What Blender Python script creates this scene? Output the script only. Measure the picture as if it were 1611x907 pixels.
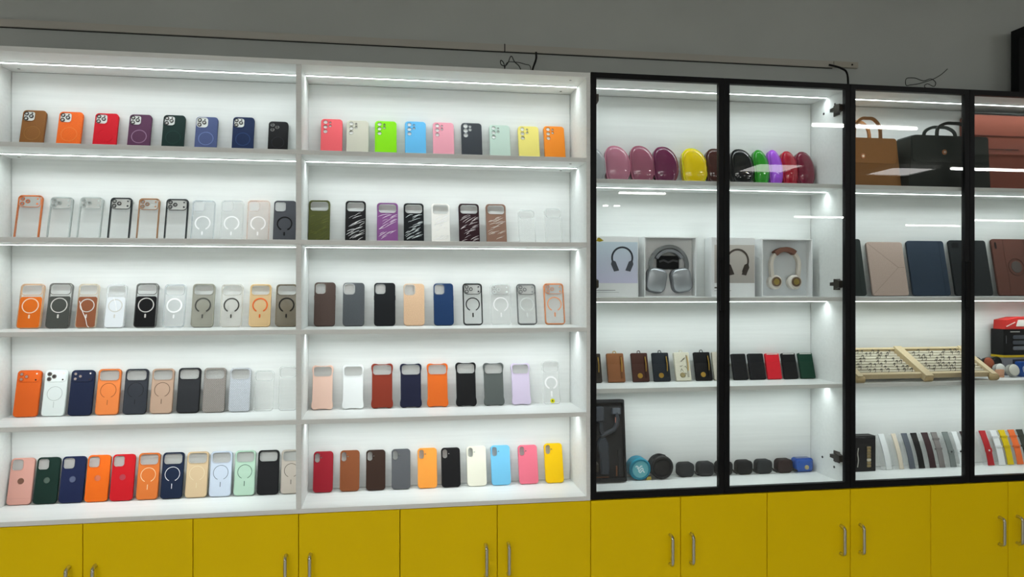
import bpy, bmesh, math, random
from mathutils import Vector
from mathutils.geometry import tessellate_polygon
random.seed(7)
PI = math.pi
scn = bpy.context.scene
for o in list(bpy.data.objects):
    bpy.data.objects.remove(o)
COL = scn.collection

# ------------------------------------------------------------------ camera
cam_d = bpy.data.cameras.new('camera')
cam_d.sensor_width = 36.0
cam_d.lens = 1204.63 / 1611 * 36.0
cam_d.clip_start = 0.05
cam = bpy.data.objects.new('camera', cam_d)
cam.location = (0.3109, -2.7563, 1.5639)
cam.rotation_euler = (PI / 2, 0, -0.1595)
COL.objects.link(cam)
scn.camera = cam

# ------------------------------------------------------------------ world, exposure, light levels
wd = bpy.data.worlds.new('world')
scn.world = wd
wd.use_nodes = True
wd.node_tree.nodes['Background'].inputs[0].default_value = (0.8, 0.85, 0.9, 1)
wd.node_tree.nodes['Background'].inputs[1].default_value = 0.05
vs = scn.view_settings
vs.view_transform = 'Standard'
vs.look = 'None'
vs.exposure = 0.0
vs.gamma = 1.0
vs.use_curve_mapping = False
LED_POWER = 9.0        # glowing diffuser of a shelf strip
LED_WATT = 0.98        # light thrown down by one metre of shelf strip
LED_SPREAD = 2.62
TUBE_POWER = 55.0      # ceiling tubes
PANEL_POWER = 7.0     # ceiling panels

# ------------------------------------------------------------------ materials
def lin(h):
    o = []
    for i in (0, 2, 4):
        c = int(h[i:i + 2], 16) / 255
        o.append(c / 12.92 if c <= 0.04045 else ((c + 0.055) / 1.055) ** 2.4)
    return o
MATS = {}
def M(h, rough=0.5, metal=0.0, alpha=1.0, gain=0.92, spec=0.18, coat=0.0, tex=None):
    key = (h, rough, metal, alpha, gain, spec, coat, tex)
    if key in MATS:
        return MATS[key]
    m = bpy.data.materials.new((tex or 'surface') + '_' + h)
    m.use_nodes = True
    nt = m.node_tree
    b = nt.nodes['Principled BSDF']
    c = [min(0.9, v * gain) for v in lin(h)] + [1]
    b.inputs['Base Color'].default_value = c
    b.inputs['Roughness'].default_value = rough
    b.inputs['Metallic'].default_value = metal
    b.inputs['Alpha'].default_value = alpha
    b.inputs['Specular IOR Level'].default_value = spec
    b.inputs['Coat Weight'].default_value = coat
    def node(t, **kw):
        n = nt.nodes.new(t)
        for k, v in kw.items():
            n.inputs[k].default_value = v
        return n
    def bump(src, strength, dist):
        bp = node('ShaderNodeBump', Strength=strength, Distance=dist)
        nt.links.new(src, bp.inputs['Height'])
        nt.links.new(bp.outputs[0], b.inputs['Normal'])
    if tex in ('board', 'leather', 'lacquer', 'paint', 'fabric'):
        tc = nt.nodes.new('ShaderNodeTexCoord')
        mp = nt.nodes.new('ShaderNodeMapping')
        nt.links.new(tc.outputs['Object'], mp.inputs[0])
        mp.inputs['Scale'].default_value = {'board': (3, 60, 90), 'leather': (300,) * 3, 'lacquer': (1.2,) * 3,
                                            'paint': (2.0,) * 3, 'fabric': (500,) * 3}[tex]
        nz = node('ShaderNodeTexNoise', Scale=1.0, Detail=4.0)
        nt.links.new(mp.outputs[0], nz.inputs[0])
        lo, hi = {'board': (0.96, 1.02), 'leather': (0.9, 1.1), 'lacquer': (0.97, 1.03), 'paint': (0.95, 1.05), 'fabric': (0.85, 1.15)}[tex]
        mr = node('ShaderNodeMapRange', **{'From Min': 0.3, 'From Max': 0.7, 'To Min': lo, 'To Max': hi})
        nt.links.new(nz.outputs[0], mr.inputs[0])
        mx = nt.nodes.new('ShaderNodeVectorMath')
        mx.operation = 'SCALE'
        mx.inputs[0].default_value = c[:3]
        nt.links.new(mr.outputs[0], mx.inputs['Scale'])
        nt.links.new(mx.outputs[0], b.inputs['Base Color'])
        if tex in ('leather', 'fabric'):
            bump(nz.outputs[0], 0.25, 0.001)
    if tex == 'croc':
        tc = nt.nodes.new('ShaderNodeTexCoord')
        mp = nt.nodes.new('ShaderNodeMapping')
        mp.inputs['Rotation'].default_value = (PI / 2, 0, 0)
        nt.links.new(tc.outputs['Object'], mp.inputs[0])
        br = node('ShaderNodeTexBrick', Scale=1.0)
        br.inputs['Brick Width'].default_value = 0.0065
        br.inputs['Row Height'].default_value = 0.0042
        br.inputs['Mortar Size'].default_value = 0.0009
        br.inputs['Color1'].default_value = c
        br.inputs['Color2'].default_value = [v * 0.88 for v in c[:3]] + [1]
        br.inputs['Mortar'].default_value = [v * 0.5 for v in c[:3]] + [1]
        nt.links.new(mp.outputs[0], br.inputs[0])
        nt.links.new(br.outputs[0], b.inputs['Base Color'])
    MATS[key] = m
    return m
def emit(name, rgb, power):
    m = bpy.data.materials.new(name)
    m.use_nodes = True
    nt = m.node_tree
    nt.nodes.remove(nt.nodes['Principled BSDF'])
    e = nt.nodes.new('ShaderNodeEmission')
    e.inputs[0].default_value = (*rgb, 1)
    e.inputs[1].default_value = power
    nt.links.new(e.outputs[0], nt.nodes['Material Output'].inputs[0])
    return m
def pane_glass():
    m = bpy.data.materials.new('pane_glass')
    m.use_nodes = True
    nt = m.node_tree
    nt.nodes.remove(nt.nodes['Principled BSDF'])
    t = nt.nodes.new('ShaderNodeBsdfTransparent')
    t.inputs[0].default_value = (0.965, 0.975, 0.97, 1)
    g = nt.nodes.new('ShaderNodeBsdfGlossy')
    g.inputs['Roughness'].default_value = 0.0
    f = nt.nodes.new('ShaderNodeFresnel')
    f.inputs[0].default_value = 1.62
    ge = nt.nodes.new('ShaderNodeNewGeometry')
    fr = nt.nodes.new('ShaderNodeMath')
    fr.operation = 'SUBTRACT'
    fr.use_clamp = True
    nt.links.new(f.outputs[0], fr.inputs[0])
    nt.links.new(ge.outputs['Backfacing'], fr.inputs[1])
    x = nt.nodes.new('ShaderNodeMixShader')
    nt.links.new(fr.outputs[0], x.inputs[0])
    nt.links.new(t.outputs[0], x.inputs[1])
    nt.links.new(g.outputs[0], x.inputs[2])
    nt.links.new(x.outputs[0], nt.nodes['Material Output'].inputs[0])
    return m
def two_tone(name, a, b_, axis=2, scale=1.0, off=0.0):
    m = bpy.data.materials.new(name)
    m.use_nodes = True
    nt = m.node_tree
    tc = nt.nodes.new('ShaderNodeTexCoord')
    sp = nt.nodes.new('ShaderNodeSeparateXYZ')
    nt.links.new(tc.outputs['Generated'], sp.inputs[0])
    cr = nt.nodes.new('ShaderNodeValToRGB')
    cr.color_ramp.elements[0].color = (*lin(a), 1)
    cr.color_ramp.elements[1].color = (*lin(b_), 1)
    nt.links.new(sp.outputs[axis], cr.inputs[0])
    nt.links.new(cr.outputs[0], nt.nodes['Principled BSDF'].inputs['Base Color'])
    nt.nodes['Principled BSDF'].inputs['Roughness'].default_value = 0.4
    return m

BOARD = M('e8ebe9', 0.45, tex='board', gain=1.0)
YELLOW = M('fbd000', 0.4, tex='lacquer', gain=1.0, spec=0.15)
BLACK = M('0e0f11', 0.45, gain=1.0)
CHROME = M('d4d4d0', 0.3, metal=1.0, gain=1.0)
GOLD = M('c8a04a', 0.35, metal=0.9, gain=1.0)
HINGE = M('4a4640', 0.4, metal=0.7, gain=1.0)
CLEAR = M('dfe6e4', 0.12, alpha=0.16, gain=1.0)
LED = emit('led_glow', (0.92, 1.0, 0.98), LED_POWER)
TUBE = emit('tube_glow', (1.0, 0.99, 0.96), TUBE_POWER)
PANEL = emit('panel_glow', (1.0, 0.98, 0.95), PANEL_POWER)
GLASS = pane_glass()

# ------------------------------------------------------------------ mesh helpers
class MB:
    def __init__(self):
        self.v = []
        self.f = []
    def box(self, x0, x1, y0, y1, z0, z1):
        n = len(self.v)
        self.v += [(x0, y0, z0), (x1, y0, z0), (x1, y1, z0), (x0, y1, z0), (x0, y0, z1), (x1, y0, z1), (x1, y1, z1), (x0, y1, z1)]
        self.f += [tuple(n + i for i in q) for q in ((0, 3, 2, 1), (4, 5, 6, 7), (0, 1, 5, 4), (1, 2, 6, 5), (2, 3, 7, 6), (3, 0, 4, 7))]
        return self
    def prism(self, out, y0, y1, holes=(), ch=0.0):
        # polygon in XZ, extruded along Y from y0 (front) to y1; ch = chamfer of the front outline
        loops = [list(out)] + [list(h) for h in holes]
        front = [inset(loops[0], ch)] + loops[1:] if ch else loops
        tris = tessellate_polygon([[Vector((x, z, 0)) for x, z in l] for l in loops])
        n = len(self.v)
        tot = sum(len(l) for l in loops)
        for l in front:
            self.v += [(x, y0, z) for x, z in l]
        for l in loops:
            self.v += [(x, y1, z) for x, z in l]
        self.f += [tuple(n + i for i in t) for t in tris] + [tuple(n + tot + i for i in t[::-1]) for t in tris]
        a = n
        if ch:
            m = len(self.v)
            self.v += [(x, y0 + ch, z) for x, z in loops[0]]
        for li, l in enumerate(loops):
            k = len(l)
            for i in range(k):
                j = (i + 1) % k
                if li == 0 and ch:
                    self.f += [(a + i, a + j, m + j, m + i), (m + i, m + j, a + tot + j, a + tot + i)]
                else:
                    self.f.append((a + i, a + j, a + tot + j, a + tot + i))
            a += k
        return self
    def disc(self, cx, cz, r, y0, y1, n=20, ch=0.0):
        return self.prism(circ(cx, cz, r, n), y0, y1, ch=ch)
    def tube(self, pts, r, n=6):
        pts = [Vector(p) for p in pts]
        base = len(self.v)
        up = Vector((0.13, 0.31, 0.94))
        for i, p in enumerate(pts):
            d = (pts[min(i + 1, len(pts) - 1)] - pts[max(i - 1, 0)]).normalized()
            a = d.cross(up)
            if a.length < 1e-3:
                a = d.cross(Vector((1, 0, 0)))
            a.normalize()
            c = d.cross(a)
            for k in range(n):
                t = 2 * PI * k / n
                self.v.append(tuple(p + a * (r * math.cos(t)) + c * (r * math.sin(t))))
        for i in range(len(pts) - 1):
            for k in range(n):
                q = base + i * n
                self.f.append((q + k, q + (k + 1) % n, q + n + (k + 1) % n, q + n + k))
        self.f.append(tuple(base + k for k in range(n)))
        self.f.append(tuple(base + (len(pts) - 1) * n + k for k in range(n)))
        return self
    def band(self, pts, hw, y0, y1):
        # flat strip following (x, z) points, half width hw, extruded in Y
        L, R_ = [], []
        for i, (x, z) in enumerate(pts):
            x0, z0 = pts[max(i - 1, 0)]
            x1, z1 = pts[min(i + 1, len(pts) - 1)]
            dx, dz = x1 - x0, z1 - z0
            l = math.hypot(dx, dz) or 1
            h = hw[i] if isinstance(hw, (list, tuple)) else hw
            L.append((x - dz / l * h, z + dx / l * h))
            R_.append((x + dz / l * h, z - dx / l * h))
        n = len(self.v)
        k = len(pts)
        for y in (y0, y1):
            self.v += [(x, y, z) for x, z in L] + [(x, y, z) for x, z in R_]
        for i in range(k - 1):
            a, b, c, d = n + i, n + i + 1, n + k + i + 1, n + k + i
            s = 2 * k
            self.f += [(a, b, c, d), (a + s, d + s, c + s, b + s), (a, a + s, b + s, b), (d, c, c + s, d + s)]
        for i in (0, k - 1):
            self.f.append((n + i, n + k + i, n + 3 * k + i, n + 2 * k + i))
        return self
    def dome(self, out, y0, depth, steps=5, p=2.0):
        # bulging front of an outline, towards -Y
        cx = sum(x for x, z in out) / len(out)
        cz = sum(z for x, z in out) / len(out)
        n = len(self.v)
        k = len(out)
        for s in range(steps + 1):
            t = s / steps
            sc = 1 - t ** 1.6 if s < steps else 0.02
            sc = math.cos(t * PI / 2 * 0.985)
            y = y0 - depth * math.sin(t * PI / 2) ** (1 / p * 1.6)
            self.v += [(cx + (x - cx) * sc, y, cz + (z - cz) * sc) for x, z in out]
        for s in range(steps):
            for i in range(k):
                j = (i + 1) % k
                a = n + s * k
                self.f.append((a + i, a + j, a + k + j, a + k + i))
        self.f.append(tuple(n + steps * k + i for i in range(k)))
        self.f.append(tuple(n + i for i in range(k))[::-1])
        return self
    def build(self, name, mat, parent=None, smooth=False, label=None):
        me = bpy.data.meshes.new(name)
        me.from_pydata(self.v, [], self.f)
        bm = bmesh.new()
        bm.from_mesh(me)
        bmesh.ops.recalc_face_normals(bm, faces=bm.faces)
        bm.to_mesh(me)
        bm.free()
        me.materials.append(mat)
        if smooth:
            for p in me.polygons:
                p.use_smooth = True
        o = bpy.data.objects.new(name, me)
        COL.objects.link(o)
        if parent:
            o.parent = parent
        if label:
            o['label'] = label
        return o
def inset(l, d):
    n = len(l)
    ar = sum(l[i][0] * l[(i + 1) % n][1] - l[(i + 1) % n][0] * l[i][1] for i in range(n))
    s = 1 if ar > 0 else -1
    o = []
    for i in range(n):
        dx, dz = l[(i + 1) % n][0] - l[i - 1][0], l[(i + 1) % n][1] - l[i - 1][1]
        q = math.hypot(dx, dz) or 1
        o.append((l[i][0] - s * dz / q * d, l[i][1] + s * dx / q * d))
    return o
def circ(cx, cz, r, n=20):
    return [(cx + r * math.cos(2 * PI * i / n), cz + r * math.sin(2 * PI * i / n)) for i in range(n)]
def rr(x0, x1, z0, z1, r, n=5):
    o = []
    for cx, cz, a in ((x1 - r, z1 - r, 0), (x0 + r, z1 - r, 90), (x0 + r, z0 + r, 180), (x1 - r, z0 + r, 270)):
        for i in range(n + 1):
            t = math.radians(a + 90 * i / n)
            o.append((cx + r * math.cos(t), cz + r * math.sin(t)))
    return o
def arc(cx, cz, r, a0, a1, n=22):
    return [(cx + r * math.cos(math.radians(a0 + (a1 - a0) * i / n)), cz + r * math.sin(math.radians(a0 + (a1 - a0) * i / n))) for i in range(n + 1)]
def smooth_path(pts, k=6):
    o = []
    P = [Vector(p) for p in pts]
    for i in range(len(P) - 1):
        p0, p1, p2, p3 = P[max(i - 1, 0)], P[i], P[i + 1], P[min(i + 2, len(P) - 1)]
        for j in range(k):
            t = j / k
            o.append(0.5 * ((2 * p1) + (p2 - p0) * t + (2 * p0 - 5 * p1 + 4 * p2 - p3) * t * t + (3 * p1 - p0 - 3 * p2 + p3) * t ** 3))
    o.append(P[-1])
    return o
def tag(o, label, cat, group=None):
    o['label'] = label
    o['category'] = cat
    if group:
        o['group'] = group
    return o
def thing(name, label, cat, loc=(0, 0, 0), rx=0.0, rz=0.0, group=None):
    o = bpy.data.objects.new(name, None)
    o.empty_display_size = 0.05
    COL.objects.link(o)
    o.location = loc
    o.rotation_euler = (rx, 0, rz)
    return tag(o, label, cat, group)
def struct(o):
    o['kind'] = 'structure'
    return o

# ------------------------------------------------------------------ the room
W = 0.35                    # width of one yellow door
BACK = 0.257                # inner face of the cabinet backs
X0, X1, Y0, Y1, ZC = -4.0, 13.0, -12.5, 0.275, 2.95
struct(MB().box(X0, X1, Y1, Y1 + 0.15, 0, ZC).build('wall_back', M('babfbc', 0.8, tex='paint', gain=1.0)))
struct(MB().box(X0, X1, Y0, Y1 + 0.15, -0.1, 0).build('floor', M('b8b4ac', 0.5, tex='paint', gain=1.0)))
struct(MB().box(X0, X1, Y0, Y1 + 0.15, ZC, ZC + 0.1).build('ceiling', M('c8cac8', 0.8, tex='paint', gain=1.0)))
struct(MB().box(X0 - 0.15, X0, Y0, Y1, 0, ZC).build('wall_left', M('b0b4b2', 0.8, tex='paint', gain=1.0)))
struct(MB().box(X1, X1 + 0.15, Y0, Y1, 0, ZC).build('wall_right', M('b0b4b2', 0.8, tex='paint', gain=1.0)))
struct(MB().box(X0, X1, Y0 - 0.15, Y0, 0, ZC).build('wall_front', M('8c908e', 0.8, tex='paint', gain=1.0)))
# cable trunking on the wall above the shelves
trunk = struct(MB().box(-1.9, 0.765, Y1 - 0.014, Y1, 2.509, 2.536).box(0.769, 2.19, Y1 - 0.014, Y1, 2.509, 2.536).build('trim_1', M('bab8b0', 0.6, gain=1.0)))
endcap = MB().box(2.192, 2.304, Y1 - 0.017, Y1, 2.512, 2.536).build('trunking_end', M('b4b0a4', 0.6, gain=1.0), trunk)
MB().disc(2.275, 2.524, 0.004, Y1 - 0.019, Y1 - 0.016).build('screw', M('3a3834', 0.5, metal=0.6), endcap)
MB().box(0.7652, 0.7688, Y1 - 0.0145, Y1 - 0.001, 2.507, 2.538).build('joint', BLACK, trunk)
MB().box(-1.9, 2.19, Y1 - 0.008, Y1, 2.5072, 2.509).build('dark_underline', M('4a4a48', 0.8), trunk)  # thin dark line along the trunking's lower edge

# ceiling lamps: ones mirrored in the glass doors, others added as room fill
def tube_lamp(x, y, ln, where, rz=0.0):
    t = thing('tube_lamp', 'slim white ceiling tube lamp ' + where, 'ceiling lamp', (x, y, ZC), rz=rz, group='ceiling tube lamps')
    MB().box(-ln / 2, ln / 2, -0.03, 0.03, -0.118, 0).build('housing', M('e8e8e6', 0.5), t)
    MB().tube([(-ln / 2 + 0.01, 0, -0.135), (ln / 2 - 0.01, 0, -0.135)], 0.013, 8).build('tube', TUBE, t)
for x, y, ln, wh in ((3.95, -2.65, 0.9, 'nearest the glass cabinets'), (6.9, -4.4, 1.6, 'right of the tote bags'), (3.6, -6.9, 0.65, 'reflected above the headphone boxes'),
                     (7.8, -9.65, 1.0, 'far back in the shop'), (11.0, -10.95, 1.2, 'farthest from the shelves'), (11.6, -9.75, 1.5, 'by the right wall'),
                     (-1.6, -4.4, 1.5, 'added as unseen fill over the left of the shop'), (0.6, -8.2, 1.5, 'added as unseen fill behind the viewer in the middle')):  # last two tubes are unseen extras, added to light the room
    tube_lamp(x, y, ln, wh)
PL = [(4.55, -5.27, 0.27, 0.27, 'square one reflected over the glossy cases'), (6.15, -5.27, 0.27, 0.27, 'square one reflected over the briefcase')]
for gx, cn in ((-2.8, 'far left'), (-1.45, 'left'), (-0.05, 'middle'), (1.75, 'right')):  # unseen panel grid, added to raise the room light
    for gy, rn_ in ((-3.6, 'near'), (-5.3, 'middle'), (-7.0, 'far')):
        PL.append((gx - (0.4 if gx > 1 and gy > -4 else 0), gy, 0.6, 0.3, f'in {cn} column, {rn_} row, added as room fill'))
for x, y, px, py, wh in PL:
    t = thing('panel_lamp', 'flat ceiling panel lamp, ' + wh, 'ceiling lamp', (x, y, ZC), group='ceiling panel lamps')
    a = MB().prism(rr(-px - 0.03, px + 0.03, -py - 0.03, py + 0.03, 0.01, 1), -0.04, 0, [rr(-px, px, -py, py, 0.008, 1)]).build('frame', M('e8e8e6', 0.5), t)
    a.rotation_euler = (PI / 2, 0, 0)
    MB().box(-px, px, -py, py, -0.03, -0.012).build('diffuser', PANEL, t)
for x, wh in ((3.57, 'left of a pair'), (3.74, 'right of a pair')):
    t = thing('spot_lamp', 'small round ceiling spot lamp ' + wh, 'ceiling lamp', (x, -8.5, ZC), group='ceiling spot lamps')
    a = MB().prism(circ(0, 0, 0.05), -0.12, 0, ch=0.008).build('can', M('e0e0de', 0.4), t)
    a.rotation_euler = (PI / 2, 0, 0)
    a = MB().disc(0, 0, 0.04, -0.135, -0.121).build('bulb', TUBE, t)
    a.rotation_euler = (PI / 2, 0, 0)

# ------------------------------------------------------------------ open shelving, two bays
TOP, TOPI, BASE, DOORTOP = 2.363, 2.346, 0.7948, 0.7786
SH = [2.0478, 1.7340, 1.4200, 1.1062]
T = 0.016
def board(name, x0, x1, y0, y1, z0, z1, parent, mat=BOARD):
    b = 0.0008
    m = MB().box(x0, x1, y0, y1, z0, z1)
    o = m.build(name, mat, parent)
    md = o.modifiers.new('edge', 'BEVEL')
    md.width = b
    md.segments = 1
    return o
def led(x0, x1, z, parent):
    a = MB().box(x0, x1, 0.130, 0.140, z - 0.0025, z).build('led_profile', M('c8ccca', 0.4, metal=0.3), parent)
    MB().box(x0 + 0.002, x1 - 0.002, 0.1325, 0.1375, z - 0.0042, z - 0.0026).build('led_strip', LED, a)
    ld = bpy.data.lights.new('led_light', 'AREA')
    ld.shape = 'RECTANGLE'
    ld.size, ld.size_y = x1 - x0 - 0.01, 0.008
    ld.energy = LED_WATT * (x1 - x0)
    ld.color = (0.92, 1.0, 1.02)
    ld.spread = LED_SPREAD
    lo = bpy.data.objects.new('led_light', ld)
    COL.objects.link(lo)
    lo.parent = a
    lo.location = ((x0 + x1) / 2, 0.135, z - 0.0046)
sh = thing('open_shelving', 'tall white open shelving with two lit bays full of phone cases', 'shelving', (0, 0, DOORTOP))
sh_parts = []
zz = DOORTOP
def L(z):
    return z - zz
board('side_panel', -1.05, -1.034, 0, BACK + 0.012, 0, L(TOPI), sh)
board('side_panel', 1.034, 1.049, 0, BACK + 0.012, 0, L(TOPI), sh)
board('top_panel', -1.05, 1.049, 0, BACK + 0.012, L(TOPI), L(TOP), sh)
board('base_panel', -1.034, 1.034, 0, BACK + 0.012, 0, L(BASE), sh)
for a, b in ((-1.0325, -0.001), (0.001, 1.0325)):
    board('back_panel', a, b, BACK, BACK + 0.008, L(BASE + 0.0015), L(TOPI - 0.0015), sh)
lv = [TOPI] + SH + [BASE]
for i in range(5):
    hi = lv[i] - (T if i else 0)
    board('divider', -0.009, 0.009, 0.001, BACK, L(lv[i + 1]), L(hi), sh)
for z in SH:
    board('shelf', -1.034, 1.034, 0, BACK, L(z - T), L(z), sh)
for i in range(5):
    hi = lv[i] - (T if i else 0)
    led(-1.032, -0.010, L(hi), sh)
    led(0.010, 1.032, L(hi), sh)
for x in (-0.99, 0.985):
    for z in (TOPI, SH[0] - T):
        for y in (0.05, 0.215):
            a = MB().disc(0, 0, 0.0045, -0.0012, 0).build('screw_cap', M('8a8c8a', 0.5), sh)
            a.location = (x, y, L(z))
            a.rotation_euler = (PI / 2, 0, 0)

# ------------------------------------------------------------------ glass-door display cabinets
GS = [1.976, 1.530, 1.187]
def hinge(parent, x, side, z):
    h = MB().box(0, side * 0.004, 0.045, 0.085, z - 0.022, z + 0.022).build('hinge', HINGE, parent)
    h.location = (x, 0, 0)
    m = MB().prism([(0.02, z - 0.012), (0.05, z - 0.018), (0.058, z - 0.006), (0.085, z - 0.005), (0.085, z + 0.008), (0.055, z + 0.01), (0.045, z + 0.02), (0.02, z + 0.014)], 0.004, 0.02)
    # turn the XZ profile so that it runs along Y beside the side panel
    m.v = [(side * y, x_, z_) for (x_, y, z_) in m.v]
    m.build('hinge_arm', HINGE, h)
def glass_cabinet(xa, label, wh):
    g = thing('display_cabinet', label, 'cabinet', (xa, 0, DOORTOP))
    w3 = 3 * W
    f = 0.022
    board('side_panel', 0.001, 0.016, f, BACK + 0.012, 0, L(TOPI), g)
    board('side_panel', w3 - 0.016, w3 - 0.001, f, BACK + 0.012, 0, L(TOPI), g)
    board('top_panel', 0.001, w3 - 0.001, f, BACK + 0.012, L(TOPI), L(TOP), g)
    board('base_panel', 0.016, w3 - 0.016, f, BACK + 0.012, 0, L(BASE), g)
    board('back_panel', 0.0175, w3 - 0.0175, BACK, BACK + 0.008, L(BASE + 0.0015), L(TOPI - 0.0015), g)
    for z in GS:
        board('shelf', 0.016, w3 - 0.016, f + 0.008, BACK, L(z - T), L(z), g)
    for z in [TOPI] + [q - T for q in GS]:
        led(0.018, w3 - 0.018, L(z), g)
    for z in (2.277, 1.58, 0.891):
        hinge(g, w3 - 0.016, -1, L(z))
        hinge(g, 0.016, 1, L(z))
    for y, z in ((0.16, 2.284), (0.08, 2.305), (0.17, 0.867), (0.085, 0.845)):
        a = MB().disc(0, 0, 0.005, -0.0015, 0).build('screw_cap', M('2a2a2a', 0.5), g)
        a.location = (w3 - 0.016, y, L(z))
        a.rotation_euler = (0, 0, -PI / 2)
    for k in range(2):
        a, b = k * w3 / 2 + 0.0012, (k + 1) * w3 / 2 - 0.0012
        z0, z1 = 0.003, L(2.366)
        s = 0.0205
        d = MB().box(a, a + s, 0, 0.02, z0, z1).box(b - s, b, 0, 0.02, z0, z1).box(a + s, b - s, 0, 0.02, z0, z0 + 0.024).box(a + s, b - s, 0, 0.02, z1 - s, z1).build('door', BLACK, g, label='black metal door frame')
        MB().box(a + s, b - s, 0.006, 0.010, z0 + 0.024, z1 - s).build('glass_pane', GLASS, d)
        e = (b if k == 0 else a)
        if k == 0:
            MB().prism(rr(b - 0.019, b + 0.0, L(1.48), L(1.674), 0.003, 2), -0.014, 0, ch=0.002).build('door_pull', M('08090a', 0.6, gain=1.0), d)
    return g
glass_cabinet(3 * W, 'black-framed glass display cabinet holding headphones, wallets and small speakers', '')
glass_cabinet(6 * W, 'black-framed glass display cabinet holding bags, tablet covers and watch straps', '')

# ------------------------------------------------------------------ yellow base cabinets
def base_cabinet(n, label):
    c = thing('base_cabinet', label, 'cabinet', (n * W, 0, 0), group='yellow base cabinets in a row')
    MB().box(0.004, 2 * W - 0.004, 0.02, BACK + 0.006, 0.08, DOORTOP - 0.001).build('carcass', M('5a3c18', 0.6), c)
    MB().box(0.004, 2 * W - 0.004, 0.05, BACK, 0, 0.079).build('plinth', M('4a4a48', 0.6), c)
    for k in range(2):
        a, b = k * W + 0.0012, (k + 1) * W - 0.0012
        d = MB().prism([(a, 0.085), (b, 0.085), (b, DOORTOP - 0.002), (a, DOORTOP - 0.002)], 0, 0.019, ch=0.0012).build('door', YELLOW, c)
        hx = W + (-0.042 if k == 0 else 0.04)
        z0, z1 = 0.528, 0.636
        p = smooth_path([(hx, 0.0, z1), (hx, -0.014, z1), (hx, -0.026, z1 - 0.006), (hx, -0.028, z1 - 0.02), (hx, -0.028, z0 + 0.02), (hx, -0.026, z0 + 0.006), (hx, -0.014, z0), (hx, 0.0, z0)], 4)
        MB().tube(p, 0.0064, 8).build('handle', CHROME, d, smooth=True, label='brushed metal bow handle')
UN = ['leftmost yellow two-door base cabinet, under the pink and dark green cases', 'yellow two-door base cabinet under the white divider of the shelving',
      'yellow two-door base cabinet under the cream and yellow phone cases', 'yellow two-door base cabinet under the round speakers and black pouches',
      'yellow two-door base cabinet under the seam of both glass cabinets', 'rightmost yellow two-door base cabinet, under the coloured watch straps']
for i, n in enumerate((-3, -1, 1, 3, 5, 7)):
    base_cabinet(n, UN[i])

# phone cases per (bay, shelf): kind, x, width, height in metres, two colours, description
CASES = {}
CASES[1, 1] = [
    ('leather', -0.9485, 0.0779, 0.1610, '8a5a2c', '9c6b38', 'brown'),
    ('leather', -0.8264, 0.0802, 0.1600, 'ee6a20', 'f07c38', 'orange'),
    ('leather', -0.7054, 0.0794, 0.1589, 'cf1024', 'cf1024', 'bright red'),
    ('leather', -0.5895, 0.0767, 0.1588, '5a3450', '9a7a94', 'purple'),
    ('leather', -0.4722, 0.0764, 0.1608, '0e2a26', '1c3c36', 'dark green'),
    ('leatherw', -0.3572, 0.0774, 0.1582, '4a5680', '7080b0', 'slate blue with white camera frame'),
    ('leather', -0.2263, 0.0767, 0.1620, '18294e', '27406c', 'navy blue'),
    ('lens3', -0.1004, 0.0715, 0.1503, '101012', '24242a', 'small black'),
]
CASES[1, 2] = [
    ('frame', -0.9625, 0.0815, 0.1689, 'e07838', 'd96a2c', 'clear, orange bumper'),
    ('frame', -0.8582, 0.0761, 0.1642, 'b9c0bd', 'a8b0ae', 'clear, pale grey bumper, beside the orange-edged case'),
    ('frame', -0.7573, 0.0785, 0.1660, 'c4cac7', 'b4bcb9', 'clear, silver bumper, beside a black-edged case'),
    ('frame', -0.6561, 0.0748, 0.1658, '202426', '1c1e20', 'clear, black bumper, left of the bronze one'),
    ('frame', -0.5595, 0.0728, 0.1649, 'a87850', '9a6a48', 'clear, bronze bumper'),
    ('frame', -0.4619, 0.0780, 0.1646, '202426', '1c1e20', 'clear, black bumper, right of the bronze one'),
    ('ring', -0.3685, 0.0804, 0.1614, 'bccad2', 'ffffff', 'clear bluish with white ring'),
    ('ring', -0.2664, 0.0802, 0.1632, 'e2e6e4', 'ffffff', 'colourless with faint white ring'),
    ('ring', -0.1718, 0.0806, 0.1649, 'f0b898', 'ffffff', 'clear with peach edge'),
    ('ringd', -0.0757, 0.0815, 0.1651, '56585e', '101012', 'smoky grey with black ring'),
]
CASES[1, 3] = [
    ('frost', -0.9549, 0.0791, 0.1638, 'e4701c', 'f2c49a', 'orange frosted'),
    ('frost', -0.8598, 0.0793, 0.1664, '4a4c48', '6a6660', 'dark grey frosted'),
    ('frostl', -0.7660, 0.0700, 0.1640, '93583a', 'e8d8c0', 'brown frosted with loose white cord'),
    ('frostl', -0.6705, 0.0682, 0.1625, 'eef2f6', 'f2f5f6', 'white frosted'),
    ('frost', -0.5657, 0.0778, 0.1662, '0c0c0e', '5a5854', 'black frosted'),
    ('clearw', -0.4682, 0.0751, 0.1626, 'dfe6ea', 'ffffff', 'almost invisible clear'),
    ('tint', -0.3680, 0.0784, 0.1643, 'a8a698', '4a4a46', 'grey tinted'),
    ('tint', -0.2669, 0.0775, 0.1628, 'e6e2d8', '3c3c38', 'colourless with dark ring'),
    ('tint', -0.1646, 0.0767, 0.1629, 'f2cf98', 'e0662c', 'amber tinted with orange ring'),
    ('tint', -0.0687, 0.0792, 0.1629, '857a68', '0e0e0e', 'dark taupe tinted'),
]
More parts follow.
